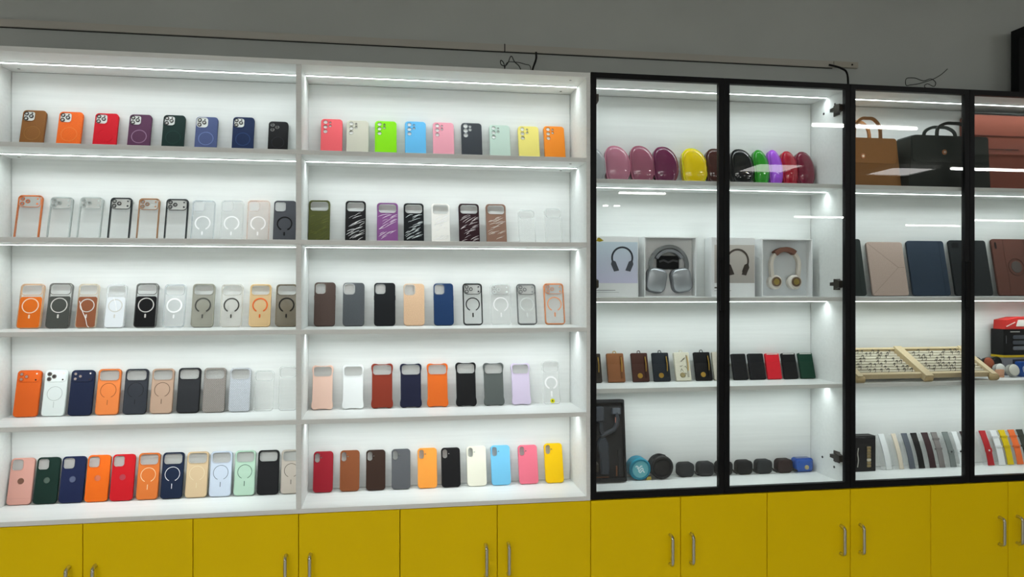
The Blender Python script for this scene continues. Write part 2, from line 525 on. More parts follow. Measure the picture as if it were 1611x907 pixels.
CASES[1, 4] = [
    ('bar', -0.9653, 0.0796, 0.1663, 'e0631e', 'c0582a', 'orange camera-bar'),
    ('barring', -0.8744, 0.0756, 0.1655, 'e6eeec', 'c8d2d0', 'white camera-bar'),
    ('bar', -0.7858, 0.0789, 0.1641, '16213e', '26304e', 'navy blue camera-bar'),
    ('win', -0.6951, 0.0784, 0.1668, 'f28a48', 'a85a28', 'orange open-window'),
    ('win', -0.6016, 0.0797, 0.1653, '343840', '16181c', 'dark slate open-window'),
    ('win', -0.5106, 0.0772, 0.1650, 'c2a48e', '6c5848', 'tan open-window'),
    ('winp', -0.4180, 0.0787, 0.1662, '2c2e32', '141416', 'plain black open-window'),
    ('croc', -0.3280, 0.0783, 0.1648, 'a9a29c', '8a847e', 'grey crocodile-grain'),
    ('croc', -0.2372, 0.0764, 0.1633, 'dfe6ee', 'b8bcc0', 'silver-white crocodile-grain'),
    ('clear', -0.1513, 0.0720, 0.1523, 'd8deda', 'd0d6d2', 'colourless clear, beside the silver-white one'),
    ('clear', -0.0635, 0.0687, 0.1668, 'dfe4e0', 'd0d6d2', 'colourless clear, against the divider'),
]
CASES[1, 5] = [
    ('logo', -0.9866, 0.0782, 0.1631, 'dda598', '7c5848', 'pink perforated'),
    ('logo', -0.9010, 0.0764, 0.1626, '0e2c24', '56685e', 'dark green'),
    ('logo', -0.8155, 0.0793, 0.1630, '172248', '5c6480', 'navy blue, round logo hole'),
    ('logo', -0.7312, 0.0766, 0.1649, 'ee6c14', 'd87858', 'bright orange, round logo hole'),
    ('logo', -0.6464, 0.0773, 0.1648, 'cc1420', 'b84450', 'red'),
    ('win', -0.5587, 0.0743, 0.1666, 'e07a36', 'f2dcb0', 'orange with pale metallic ring'),
    ('win', -0.4749, 0.0750, 0.1659, '14233e', 'eceef2', 'navy blue with silver ring'),
    ('win', -0.3891, 0.0764, 0.1656, 'dcc29c', 'e8d8b4', 'sand-coloured'),
    ('win', -0.3051, 0.0772, 0.1642, 'd2deee', '5c6c78', 'pale blue'),
    ('win', -0.2197, 0.0745, 0.1642, 'bcdcc6', '3c5a4a', 'mint green'),
    ('winp', -0.1355, 0.0765, 0.1628, '16171a', '0c0c0e', 'plain black'),
    ('win', -0.0520, 0.0737, 0.1615, 'c8beb2', '4a443c', 'greige, half hidden by the divider'),
]
CASES[2, 1] = [
    ('multi', 0.0961, 0.0799, 0.1662, 'ff6a72', 'e0606a', 'coral red'),
    ('multi', 0.1929, 0.0827, 0.1638, 'd4d2c2', 'b8b6a8', 'pale beige'),
    ('multi', 0.2994, 0.0822, 0.1652, '8ce410', '78c410', 'lime green'),
    ('multi', 0.4127, 0.0805, 0.1675, '68bdf0', '5aa8d8', 'sky blue'),
    ('multi', 0.5208, 0.0814, 0.1675, 'f0a4b4', 'd890a0', 'light pink'),
    ('multi', 0.6313, 0.0801, 0.1690, '3c4046', 'c8ccd0', 'charcoal grey'),
    ('multi', 0.7423, 0.0818, 0.1647, 'c2d8cc', 'a8beb2', 'mint'),
    ('multi', 0.8583, 0.0833, 0.1640, 'f2e47e', 'd8cc70', 'pale yellow'),
    ('multi', 0.9623, 0.0832, 0.1674, 'ff942c', 'e08428', 'orange'),
]
CASES[2, 2] = [
    ('wave', 0.0505, 0.0788, 0.1689, '55592c', '7c8048', 'olive green'),
    ('wave', 0.1855, 0.0764, 0.1688, '161416', 'f0f0f0', 'black brown-edged'),
    ('wave', 0.3059, 0.0796, 0.1637, '845088', 'f4e8f4', 'purple'),
    ('wave', 0.4062, 0.0772, 0.1638, '0c1014', 'e8f0f0', 'blue-black'),
    ('wave', 0.5096, 0.0709, 0.1641, 'efece6', 'ffffff', 'white'),
    ('wave', 0.6207, 0.0800, 0.1659, '2a1218', 'e8e0e0', 'dark maroon'),
    ('wave', 0.7275, 0.0791, 0.1660, '8a6a5a', 'f0e8e0', 'brown'),
    ('clear', 0.8499, 0.0665, 0.1462, 'e8ecea', 'dfe4e2', 'colourless clear, left of a matching one'),
    ('clear', 0.9573, 0.0696, 0.1535, 'e8ecea', 'dfe4e2', 'colourless clear, nearest the end panel'),
]
CASES[2, 3] = [
    ('metal', 0.0709, 0.0780, 0.1701, '54443e', '8c7c74', 'dark brown'),
    ('metal', 0.1784, 0.0804, 0.1685, '505458', 'd8dcdc', 'grey, silver camera rim'),
    ('metal', 0.2953, 0.0802, 0.1686, '14171a', '50565a', 'black'),
    ('metal', 0.4073, 0.0794, 0.1652, 'dcb896', 'f0ece4', 'peach, silver camera rim'),
    ('metal', 0.5212, 0.0762, 0.1667, '1a3862', '8090a8', 'navy blue'),
    ('magclear', 0.6346, 0.0764, 0.1668, '26282a', '1c1c1e', 'clear, black bumper and black ring'),
    ('magclear', 0.7453, 0.0818, 0.1647, 'e8eeec', 'ffffff', 'clear, colourless bumper, white ring'),
    ('magclear', 0.8492, 0.0773, 0.1648, '6a6c6c', 'd8dcda', 'clear, dark grey bumper'),
    ('magclear', 0.9607, 0.0811, 0.1671, 'd88858', 'f0a070', 'clear, orange bumper'),
]
CASES[2, 4] = [
    ('rug', 0.0626, 0.0789, 0.1679, 'f4cebc', 'd8b4a4', 'peach pink'),
    ('rug', 0.1763, 0.0804, 0.1675, 'f4f8f8', 'f0f4f4', 'white'),
    ('rug', 0.2856, 0.0821, 0.1708, '8c3422', '7a2e20', 'rust red'),
    ('rug', 0.3948, 0.0828, 0.1692, '191d36', '14182a', 'dark navy'),
    ('rug', 0.4975, 0.0817, 0.1683, 'e46c22', 'd0601e', 'orange'),
    ('rug', 0.6084, 0.0804, 0.1703, '131416', '0e0f10', 'black'),
    ('rug', 0.7177, 0.0806, 0.1672, '5a605e', '505654', 'grey'),
    ('rug', 0.8258, 0.0761, 0.1641, 'dccfe8', 'c8bcd4', 'lilac'),
    ('clearr', 0.9472, 0.0696, 0.1704, 'eef0ee', 'ffffff', 'clear with white ring and yellow sticker'),
]
CASES[2, 5] = [
    ('pill', 0.0651, 0.0726, 0.1514, 'a01c2c', '801824', 'crimson'),
    ('pill', 0.1638, 0.0726, 0.1524, '8a4e2c', '704024', 'saddle brown'),
    ('pill', 0.2614, 0.0727, 0.1507, '38251c', '2c1e18', 'dark brown'),
    ('pill', 0.3572, 0.0712, 0.1511, '5c5e62', '505256', 'grey'),
    ('pill', 0.4584, 0.0740, 0.1515, 'fca444', 'e09038', 'light orange'),
    ('pill', 0.5492, 0.0734, 0.1500, '121214', '0c0c0e', 'black'),
    ('pill', 0.6502, 0.0755, 0.1526, 'f6f4e2', 'dcdac8', 'cream'),
    ('pill', 0.7453, 0.0757, 0.1527, '7cccf4', '68b4dc', 'sky blue'),
    ('pill', 0.8550, 0.0766, 0.1505, 'f47a90', 'd86a80', 'pink'),
    ('pill', 0.9589, 0.0728, 0.1538, 'ffcc08', 'e0b408', 'yellow'),
]

# ------------------------------------------------------------------ phone cases
DEPTH = 0.0105
ROWN = {1: 'top shelf', 2: 'second shelf', 3: 'third shelf', 4: 'fourth shelf', 5: 'bottom shelf'}
BAYN = {1: 'left open bay', 2: 'right open bay'}
KIND = {'leather': 'leather-look phone case', 'leatherw': 'leather-look phone case', 'lens3': 'phone case', 'frame': 'phone case', 'ring': 'phone case', 'ringd': 'phone case',
        'frost': 'phone case', 'frostl': 'phone case', 'clearw': 'phone case', 'tint': 'phone case', 'bar': 'phone case', 'barring': 'phone case', 'win': 'phone case', 'winp': 'phone case',
        'croc': 'phone case', 'clear': 'phone case', 'logo': 'phone case', 'multi': 'phone case with separate lens holes', 'wave': 'wavy-relief phone case', 'metal': 'phone case',
        'magclear': 'phone case', 'rug': 'rugged-corner phone case', 'clearr': 'phone case', 'pill': 'phone case with pill-shaped camera hole'}
def rugged(w, h):
    base = rr(-w / 2, w / 2, 0, h, 0.012, 4)
    pts = []
    n = len(base)
    for i in range(n):
        p, q = base[i], base[(i + 1) % n]
        d = math.hypot(q[0] - p[0], q[1] - p[1])
        k = max(1, int(d / 0.007))
        for j in range(k):
            pts.append((p[0] + (q[0] - p[0]) * j / k, p[1] + (q[1] - p[1]) * j / k))
    o = []
    for x, z in pts:
        tz = min(z, h - z) / h
        tx = min(x + w / 2, w / 2 - x) / w
        sx = 0.0026 * max(0, min(1, (tz - 0.12) / 0.07))
        sz = 0.0026 * max(0, min(1, (tx - 0.2) / 0.1))
        o.append((x - math.copysign(sx, x), z + (sz if z < h / 2 else -sz)))
    return o
def ring_arc(cx, cz, r, t, gap):
    if gap <= 0:
        return MB().prism(circ(cx, cz, r + t / 2, 28), -0.0007, 0.0004, [circ(cx, cz, r - t / 2, 28)])
    a0, a1 = -90 + gap, 270 - gap
    return MB().prism(arc(cx, cz, r + t / 2, a0, a1) + arc(cx, cz, r - t / 2, a1, a0), -0.0007, 0.0004)
def lens(root, cx, cz, r, ringm, glassm=None):
    o = MB().prism(circ(cx, cz, r, 16), -0.0022, 0.0006, [circ(cx, cz, r * 0.62, 16)]).build('lens_ring', ringm, root)
    if glassm:
        MB().disc(cx, cz, r * 0.6, -0.0012, 0.0004, 14).build('lens_glass', glassm, o)
def rim(root, hole, t, mat, y=-0.0014, name='camera_rim'):
    return MB().prism(inset(hole, -t), y, 0.0002, [hole]).build(name, mat, root)
def add_ring(root, w, h, cz, r, t, gap, mat, bar=(0.31, 0.22), bw=0.0018):
    ring_arc(0, cz, r, t, gap).build('magnet_ring', mat, root)
    if bar:
        MB().prism(rr(-bw, bw, h * bar[1], h * bar[0], bw * 0.9, 2), -0.0007, 0.0004).build('alignment_bar', mat, root)
def phone_case(tp, xc, w, h, c1, c2, label, group, zb):
    th = math.asin(0.043 / h)
    root = thing('phone_case', label, 'phone case', (xc, 0.2, zb + DEPTH * math.sin(th) + 0.0003), rx=-th, group=group)
    out = rr(-w / 2, w / 2, 0, h, 0.0125)
    square = rr(-0.44 * w, 0.03 * w, 0.735 * h, 0.965 * h, 0.010)
    wide = rr(-0.42 * w, 0.42 * w, 0.745 * h, 0.965 * h, 0.011)
    pm, am = M(c1, 0.5), M(c2, 0.45)
    def solid(mat, holes=(), o=out):
        wall = inset(o, 0.0018)
        MB().prism(o, 0, 0.0018, holes, ch=0.0012).prism(o, 0.0018, DEPTH, [wall]).build('shell', mat, root)
    def clear_frame(bm_, fw, plate, holes=(), dz=0.0):
        MB().prism(out, 0, DEPTH, [inset(out, fw)], ch=0.0010).build('bumper', bm_, root)
        inn = inset(out, fw)
        MB().prism(inn, 0.0006, 0.002, holes).build('back_plate', plate, root)
    if tp in ('leather', 'leatherw'):
        lm = M(c1, 0.55, tex='leather')
        solid(lm, [square])
        MB().prism(inset(square, 0.0003), 0.001, 0.0024).build('camera_plate', M('e8ebe8', 0.3), root)
        for lx, lz in ((-0.33, 0.91), (-0.33, 0.79), (-0.12, 0.85)):
            lens(root, lx * w, lz * h, 0.0072, M('2a2624', 0.35), M('c8c8c4', 0.2))
        MB().disc(-0.1 * w, 0.925 * h, 0.0028, 0.0004, 0.0012, 10).build('flash', M('3a3632', 0.4), root)
        rim(root, square, 0.0018, M('f2f2f0', 0.4) if tp == 'leatherw' else M(c1, 0.5, gain=0.8))
        ring_arc(0, 0.44 * h, 0.33 * w, 0.0028, 0).build('magnet_ring', am, root)
    elif tp == 'lens3':
        hs = [circ(-0.3 * w, 0.9 * h, 0.0075, 14), circ(-0.3 * w, 0.77 * h, 0.0075, 14), circ(-0.06 * w, 0.84 * h, 0.0075, 14)]
        solid(pm, hs)
        for q in hs:
            cx, cz = sum(p[0] for p in q) / 14, sum(p[1] for p in q) / 14
            MB().disc(cx, cz, 0.0072, 0.001, 0.0022, 14).build('lens_glass', M('a8aaa8', 0.3), root)
            lens(root, cx, cz, 0.0046, M('1c1c1e', 0.3))
        ring_arc(0, 0.42 * h, 0.31 * w, 0.0025, 0).build('magnet_ring', am, root)
    elif tp == 'frame':
        bm_ = M(c1, 0.3, alpha=1.0 if c1 == '202426' else 0.85)
        bar = rr(-0.43 * w, 0.43 * w, 0.735 * h, 0.965 * h, 0.012)
        clear_frame(bm_, 0.0042 if c1 == '202426' else 0.0032, M('e8eeec', 0.1, alpha=0.05))
        MB().prism(bar, -0.0012, 0.0, ch=0.0006).build('camera_bar', M('d4d4ce', 0.15, alpha=0.4), root)
        rim(root, bar, 0.0018, bm_)
        for lx, lz in ((-0.3, 0.91), (-0.3, 0.80), (-0.08, 0.855)):
            lens(root, lx * w, lz * h, 0.0075, M(c2, 0.3, gain=0.7), M('8a8a86', 0.25, alpha=0.7))
        MB().disc(0.31 * w, 0.91 * h, 0.003, -0.002, -0.0012, 10).disc(0.31 * w, 0.80 * h, 0.0034, -0.002, -0.0012, 10).build('flash', M(c2, 0.3), root)
    elif tp in ('ring', 'ringd'):
        a = 0.05 if tp == 'ring' else 0.88
        clear_frame(M(c1, 0.2, alpha=0.3 if tp == 'ring' else 0.95), 0.0028, M(c1, 0.2, alpha=a), [square])
        rim(root, square, 0.0016, M(c1, 0.2, alpha=0.35 if tp == 'ring' else 1.0))
        MB().prism(inset(square, 0.0002), 0.003, 0.0036).build('camera_cover', M('f2f4f4', 0.2, alpha=0.25), root)
        add_ring(root, w, h, 0.44 * h, 0.32 * w, 0.0046, 26, M(c2, 0.4), (0.24, 0.15), 0.0026)
    elif tp in ('frost', 'frostl'):
        clear_frame(M(c2, 0.2, alpha=0.55), 0.0026, M(c2, 0.15, alpha=0.07), [wide])
        MB().prism(rr(-0.455 * w, 0.455 * w, 0.012 * h, 0.70 * h, 0.008), -0.0006, 0.0005).build('frosted_panel', M(c1, 0.6), root)
        rim(root, wide, 0.0016, M(c2, 0.2, alpha=0.8))
        rm = M('f4dcc0', 0.4) if c1 == 'e4701c' else M('d8d6d0', 0.4)
        o = MB()
        ring_arc(0, 0.50 * h, 0.335 * w, 0.003, 0)
        r_ = ring_arc(0, 0.50 * h, 0.335 * w, 0.0032, 0)
        r_.v = [(x, y - 0.0008, z) for x, y, z in r_.v]
        r_.build('magnet_ring', rm, root)
        MB().prism(rr(-0.0026, 0.0026, 0.215 * h, 0.30 * h, 0.002, 2), -0.0016, -0.0006).build('alignment_bar', rm, root)
        if c1 == '93583a':
            p = smooth_path([(-0.38 * w, -0.0025, 0.6 * h), (-0.2 * w, -0.0032, 0.38 * h), (0.0, -0.003, 0.2 * h), (0.1 * w, -0.0025, 0.05 * h), (0.2 * w, -0.0025, 0.01 * h)], 5)
            MB().tube(p, 0.0011, 5).build('cord', M('f4f4f2', 0.5), root)
        elif tp == 'frostl':
            p = smooth_path([(-0.12 * w, -0.0025, 0.68 * h), (0.0, -0.003, 0.55 * h), (0.08 * w, -0.0025, 0.38 * h)], 5)
            MB().tube(p, 0.001, 5).build('cord', M('ffffff', 0.5), root)
    elif tp in ('clearw', 'tint'):
        a = 0.08 if tp == 'clearw' else (0.18 if c1 == 'e6e2d8' else 0.6)
        clear_frame(M(c1, 0.15, alpha=min(1, a + 0.3), gain=0.9), 0.0026, M(c1, 0.15, alpha=a), [wide])
        rim(root, wide, 0.0016, M(c1, 0.15, alpha=min(1, a + 0.3), gain=0.75))
        add_ring(root, w, h, 0.50 * h, 0.335 * w, 0.005, 28 if tp == 'tint' else 0, M(c2, 0.4), (0.29, 0.20), 0.0026)
    elif tp in ('bar', 'barring'):
        solid(pm)
        bar = rr(-0.44 * w, 0.44 * w, 0.735 * h, 0.965 * h, 0.012)
        MB().prism(bar, -0.0022, 0.0004, ch=0.0009).build('camera_bar', M(c1, 0.35, gain=1.0), root)
        gm = M('6a605c', 0.25) if tp == 'barring' else M(c2, 0.2, gain=1.0)
        for lx, lz in ((-0.3, 0.91), (-0.3, 0.80), (-0.09, 0.855)):
            o = MB().disc(lx * w, lz * h, 0.0078, -0.0042, -0.002, 18, ch=0.0008).build('lens', gm, root)
            MB().disc(lx * w, lz * h, 0.0045, -0.0046, -0.0041, 14).build('lens_glass', M('9a8a80' if tp == 'bar' else '2a2a2c', 0.15), o)
        MB().disc(0.32 * w, 0.92 * h, 0.003, -0.003, -0.002, 10).build('flash', M('f4ece0', 0.3), root)
        MB().disc(0.3 * w, 0.785 * h, 0.003, -0.003, -0.002, 10).build('sensor', M('2a1c18', 0.3), root)
        if tp == 'barring':
            add_ring(root, w, h, 0.485 * h, 0.33 * w, 0.0012, 0, M('a8b0ae', 0.4), (0.31, 0.18), 0.0006)
    elif tp in ('win', 'winp', 'croc'):
        mat = M(c1, 0.5) if tp != 'croc' else M(c1, 0.3, tex='croc')
        inn = inset(out, 0.0022)
        MB().prism(inn, 0, 0.0018, [wide], ch=0.0006).build('back_plate', mat, root)
        dark = {'win': M(c1, 0.4, gain=0.7), 'winp': M(c2, 0.4), 'croc': M(c2, 0.3, metal=0.4)}[tp]
        MB().prism(out, 0.0004, DEPTH, [inn], ch=0.0012).build('bumper', dark, root)
        rim(root, wide, 0.002, dark)
        MB().prism(inset(wide, 0.0003), 0.004, 0.0046).build('camera_cover', M('d4d4d0', 0.45, alpha=0.2), root)
        if tp == 'win':
            add_ring(root, w, h, 0.525 * h, 0.34 * w, 0.0018, 24, M(c2, 0.3, metal=0.0), (0.32, 0.21), 0.0011)
    elif tp == 'clear':
        clear_frame(M(c2, 0.2, alpha=0.2, gain=1.0), 0.0022, M(c1, 0.2, alpha=0.04), [wide])
        rim(root, wide, 0.0014, M(c1, 0.12, alpha=0.35, gain=0.85))
    elif tp == 'clearr':
        clear_frame(M(c1, 0.12, alpha=0.3, gain=0.9), 0.0022, M(c1, 0.1, alpha=0.05), [wide])
        rim(root, wide, 0.0014, M(c1, 0.12, alpha=0.5, gain=0.8))
        add_ring(root, w, h, 0.49 * h, 0.33 * w, 0.006, 20, M('fbfbfb', 0.4), (0.30, 0.16), 0.003)
        s = MB().disc(0.03 * w, 0.07 * h, 0.009, -0.0006, 0.0004, 18).build('sticker', M('e8e400', 0.5), root, label='round yellow sticker')
        MB().prism([(0.03 * w - 0.004, 0.055 * h), (0.03 * w + 0.004, 0.055 * h), (0.03 * w, 0.1 * h)], -0.0012, -0.0005).build('sticker_mark', M('2a4a20', 0.5), s)
    elif tp == 'logo':
        hole = circ(0.0, 0.50 * h, 0.125 * w, 18)
        solid(M(c1, 0.55), [square, hole])
        rim(root, square, 0.0016, M(c1, 0.5, gain=0.85))
        MB().prism(inset(square, 0.0003), 0.004, 0.0046).build('camera_cover', M('e8e4e0', 0.45, alpha=0.2), root)
        rim(root, hole, 0.001, M(c2, 0.4, gain=0.9), -0.0006, 'logo_rim')
        MB().disc(0, 0.50 * h, 0.124 * w, 0.0008, 0.0014, 18).build('logo_disc', am, root)
        if c1 == 'dda598':
            MB().box(-0.46 * w, 0.46 * w, -0.0003, 0.0002, 0.13 * h, 0.137 * h).build('seam', M(c1, 0.5, gain=0.8), root)
    elif tp == 'multi':
        hs = [circ(-0.29 * w, z * h, 0.0078, 14) for z in (0.915, 0.80, 0.685)] + [circ(-0.07 * w, 0.905 * h, 0.0042, 12), circ(-0.07 * w, 0.825 * h, 0.005, 12)]
        solid(pm, hs)
        for q in hs:
            rim(root, q, 0.0012, am, -0.001, 'lens_rim')
            MB().prism(inset(q, 0.0002), 0.0032, 0.0038).build('bright_hole_fill', M('eceeec', 0.4, gain=1.0), root)  # added pale disc brightens the hole like the white wall behind
    elif tp == 'wave':
        solid(pm, [wide])
        rim(root, wide, 0.0018, M(c1, 0.4, gain=0.8))
        mb = MB()
        rnd = random.Random(c1)
        n = 26 if c1 != '845088' else 18
        for i in range(n):
            z0 = rnd.uniform(0.05, 0.66) * h
            x0 = rnd.uniform(-0.46, 0.2) * w
            ln = rnd.uniform(0.12, 0.6) * w
            ln = min(ln, 0.46 * w - x0)
            ang = rnd.uniform(0.25, 0.7)
            pts = [(x0 + ln * t, min(0.71 * h, z0 + ln * ang * t + 0.0018 * math.sin(3 * t))) for t in (0, 0.3, 0.65, 1)]
            q = rnd.uniform(0.0004, 0.001)
            mb.band(pts, [q * 0.3, q, q * 0.8, q * 0.2], -0.0011, 0.0004)
        wr = mb.build('wave_relief', M(c2, 0.25), root)
        wr['kind'] = 'stuff'
    elif tp == 'metal':
        solid(M(c1, 0.6, tex='leather'), [square])
        rim(root, square, 0.0024, M(c2, 0.25, metal=0.5))
        MB().prism(inset(square, 0.0003), 0.0035, 0.0041).build('camera_cover', M('f0eeea', 0.45, alpha=0.2), root)
        for sx in (-1, 1):
            MB().box(sx * w / 2 - 0.001, sx * w / 2 + 0.001, 0.003, 0.007, 0.60 * h, 0.70 * h).build('side_button', M(c2, 0.3, metal=0.4), root)
    elif tp == 'magclear':
        bar = rr(-0.42 * w, 0.42 * w, 0.745 * h, 0.965 * h, 0.011)
        al = 0.2 if c1 == 'e8eeec' else 0.95
        bmt = M(c1, 0.2, alpha=al)
        clear_frame(bmt, 0.0042 if c1 != 'e8eeec' else 0.003, M('e0e4e0', 0.12, alpha=0.12 if al > 0.5 else 0.05))
        MB().prism(bar, -0.0014, 0.0, ch=0.0006).build('camera_bar', M('d0d0cc', 0.15, alpha=0.4), root)
        rim(root, bar, 0.0016, bmt)
        for lx, lz in ((-0.29, 0.91), (-0.29, 0.80), (-0.08, 0.855)):
            lens(root, lx * w, lz * h, 0.0075, M(c1, 0.3, gain=0.6), M('a8a8a4', 0.25, alpha=0.6))
        MB().disc(0.31 * w, 0.91 * h, 0.003, -0.0024, -0.0014, 10).disc(0.31 * w, 0.80 * h, 0.0034, -0.0024, -0.0014, 10).build('flash', M(c1, 0.3), root)
        add_ring(root, w, h, 0.49 * h, 0.34 * w, 0.004, 26, M(c2, 0.35), (0.29, 0.18), 0.0026)
    elif tp == 'rug':
        o = rugged(w, h)
        solid(pm, [wide], o)
        rim(root, wide, 0.0026, M(c1, 0.45, gain=0.85))
        MB().prism(inset(wide, 0.0003), 0.004, 0.0046).build('camera_cover', M('d4d4d0', 0.45, alpha=0.2), root)
    elif tp == 'pill':
        pil = rr(-0.43 * w, -0.18 * w, 0.73 * h, 0.955 * h, 0.0088)
        dot = circ(-0.1 * w, 0.845 * h, 0.0026, 10)
        solid(pm, [pil, dot])
        rim(root, pil, 0.0014, M(c1, 0.45, gain=0.85))
    return root
ZROW = {1: SH[0], 2: SH[1], 3: SH[2], 4: SH[3], 5: BASE}
for (bay, row), items in CASES.items():
    for tp, xc, w, h, c1, c2, d in items:
        lab = f"{d} {KIND[tp]}, {ROWN[row]} of {BAYN[bay]}" if ',' not in d else f"{KIND[tp]}: {d}, {ROWN[row]}, {BAYN[bay]}"
        if tp == 'multi':
            lab = f"{d} phone case with separate lens holes, {ROWN[row]}, {BAYN[bay]}"
        if tp == 'pill':
            lab = f"{d} phone case with pill-shaped camera hole, {ROWN[row]}, {BAYN[bay]}"
        phone_case(tp, xc, w, h, c1, c2, lab, f"phone cases on the {ROWN[row]} of the {BAYN[bay]}", ZROW[row])

# ------------------------------------------------------------------ glossy kidney-shaped cases
def bean(w, h, bend=0.010, n=36):
    o = []
    for i in range(n):
        t = 2 * PI * i / n
        cx, sz = math.cos(t), math.sin(t)
        x = w / 2 * math.copysign(abs(cx) ** 0.85, cx)
        z = h / 2 + h / 2 * math.copysign(abs(sz) ** 0.82, sz)
        x += bend * math.sin(PI * z / h) - bend * 0.6 + (z / h - 0.5) * -0.008
        o.append((x, z))
    return o
BEANS = [('light grey', 1.1158, 0.099, 2.122, 'a8acae'), ('rose pink', 1.2155, 0.1024, 2.130, 'c07a90'), ('dusty mauve', 1.3192, 0.1009, 2.133, 'a05a70'), ('plum', 1.4184, 0.1038, 2.132, '70284e'),
         ('yellow', 1.5414, 0.1059, 2.129, 'f4d408'), ('dark brown', 1.6406, 0.099, 2.1307, '43201c'), ('black', 1.7494, 0.1021, 2.1317, '0c1214'), ('narrow green', 1.834, 0.064, 2.131, '2c9c28'),
         ('narrow purple', 1.897, 0.058, 2.133, 'b45cf0'), ('red', 1.9605, 0.068, 2.129, 'b41c34'), ('narrow maroon', 2.030, 0.080, 2.1286, '7c1c38')]
for d, x, w, zt, c in BEANS:
    h = zt - GS[0] + 0.004
    t = thing('glossy_case', f'glossy {d} kidney-shaped hard case on the top glass-cabinet shelf', 'case', (x, 0.195, GS[0] + 0.0045), rx=-0.10, group='glossy kidney-shaped cases')
    o = bean(w, h)
    MB().prism(o, 0.012, 0.034, ch=0.003).build('back_shell', M(c, 0.12, coat=0.6, gain=0.8), t)
    MB().prism(inset(o, -0.001), 0.008, 0.0125, ch=0.001).build('rim', M(c, 0.1, coat=0.8, gain=1.3), t)  # rim colour lightened to paint in its highlight line
    MB().dome(inset(o, 0.003), 0.009, 0.017, 6).build('front_shell', M(c, 0.07, coat=0.9), t, smooth=True)

# ------------------------------------------------------------------ headphones and their boxes
CARD = M('f2f4f6', 0.5, gain=1.0)
YB = 0.185
def headphone_print(p, cx, cz, s, mat, mat2):
    MB().band(arc(cx, cz, 0.040 * s, 200, -20, 20), 0.0035 * s, -0.0009, -0.0003).build('printed_band', mat, p)
    for sx in (-1, 1):
        MB().prism([(cx + sx * 0.040 * s, cz - 0.008 * s), (cx + sx * 0.026 * s, cz - 0.014 * s), (cx + sx * 0.012 * s, cz - 0.048 * s), (cx + sx * 0.032 * s, cz - 0.052 * s), (cx + sx * 0.044 * s, cz - 0.024 * s)][::sx], -0.0009, -0.0003).build('printed_cup', mat2, p)
def closed_box(x, w, h, label, kind):
    t = thing('headphone_box', label, 'box', (x, YB, GS[1] + 0.0003), group='headphone boxes')
    b = MB().prism([(-w / 2, 0), (w / 2, 0), (w / 2, h), (-w / 2, h)], 0, 0.068, ch=0.0008).build('carton', CARD, t)
    if kind == 1:
        MB().box(-w / 2 + 0.001, w / 2 - 0.002, -0.0003, 0.0002, 0.055, h - 0.022).build('front_print', two_tone('print_blue', 'd4d2ec', 'cfe0ec'), t)
        headphone_print(t, 0.028, h - 0.085, 1.05, M('3a3e48', 0.4), M('565a64', 0.4))
        MB().prism([(-w / 2 + 0.012, h - 0.018), (-w / 2 + 0.03, h - 0.022), (-w / 2 + 0.046, h - 0.017), (-w / 2 + 0.03, h - 0.006)], -0.0008, 0).disc(-w / 2 + 0.026, h - 0.013, 0.0075, -0.001, 0, 14).build('emblem', M('b09a20', 0.4), t)
        MB().box(-w / 2 + 0.01, 0.0, -0.0005, 0.0002, 0.026, 0.0275).box(-w / 2 + 0.01, 0.015, -0.0005, 0.0002, 0.018, 0.0186).build('text_lines', M('4a4c54', 0.5), t)
    else:
        MB().box(-w / 2 + 0.012, w / 2 - 0.002, -0.0003, 0.0002, 0.056, h - 0.03).build('front_print', two_tone('print_grey', 'b4aea8', 'd6d0c8'), t)
        headphone_print(t, 0.018, h - 0.095, 1.15, M('5a524c', 0.4), M('48403c', 0.4))
        MB().disc(0.026, h - 0.142, 0.012, -0.0012, -0.0005, 16).build('printed_pad', M('c8c0b8', 0.4), t)
        MB().disc(-w / 2 + 0.03, h - 0.014, 0.009, -0.0008, 0, 16).build('emblem', M('b07858', 0.4), t)
        MB().box(-w / 2 + 0.012, -w / 2 + 0.04, -0.0005, 0.0002, 0.034, 0.040).box(-w / 2 + 0.012, -0.01, -0.0005, 0.0002, 0.024, 0.0255).build('text_lines', M('6a6660', 0.5), t)
def open_box(x, w, h, label, insert):
    t = thing('headphone_box', label, 'box', (x, YB, GS[1] + 0.0003), group='headphone boxes')
    e = 0.004
    MB().prism([(-w / 2, 0), (w / 2, 0), (w / 2, h), (-w / 2, h)], 0, 0.068, [[(-w / 2 + e, e), (w / 2 - e, e), (w / 2 - e, h - e), (-w / 2 + e, h - e)]]).build('carton', CARD, t)
    MB().box(-w / 2 + e, w / 2 - e, 0.042, 0.066, e, h - e).build('insert_tray', insert, t)
closed_box(1.2006, 0.1884, 0.2405, 'closed white headphone box with blue and lavender print', 1)
open_box(1.4311, 0.2198, 0.2415, 'open white box holding big grey headphones', M('f4f5f5', 0.6, gain=1.0))
closed_box(1.6991, 0.1876, 0.2415, 'closed white headphone box with grey-brown print, behind the door stile', 2)
open_box(1.9364, 0.2240, 0.2385, 'open white box holding cream and brown headphones', M('e2e7ea', 0.6, gain=1.0))
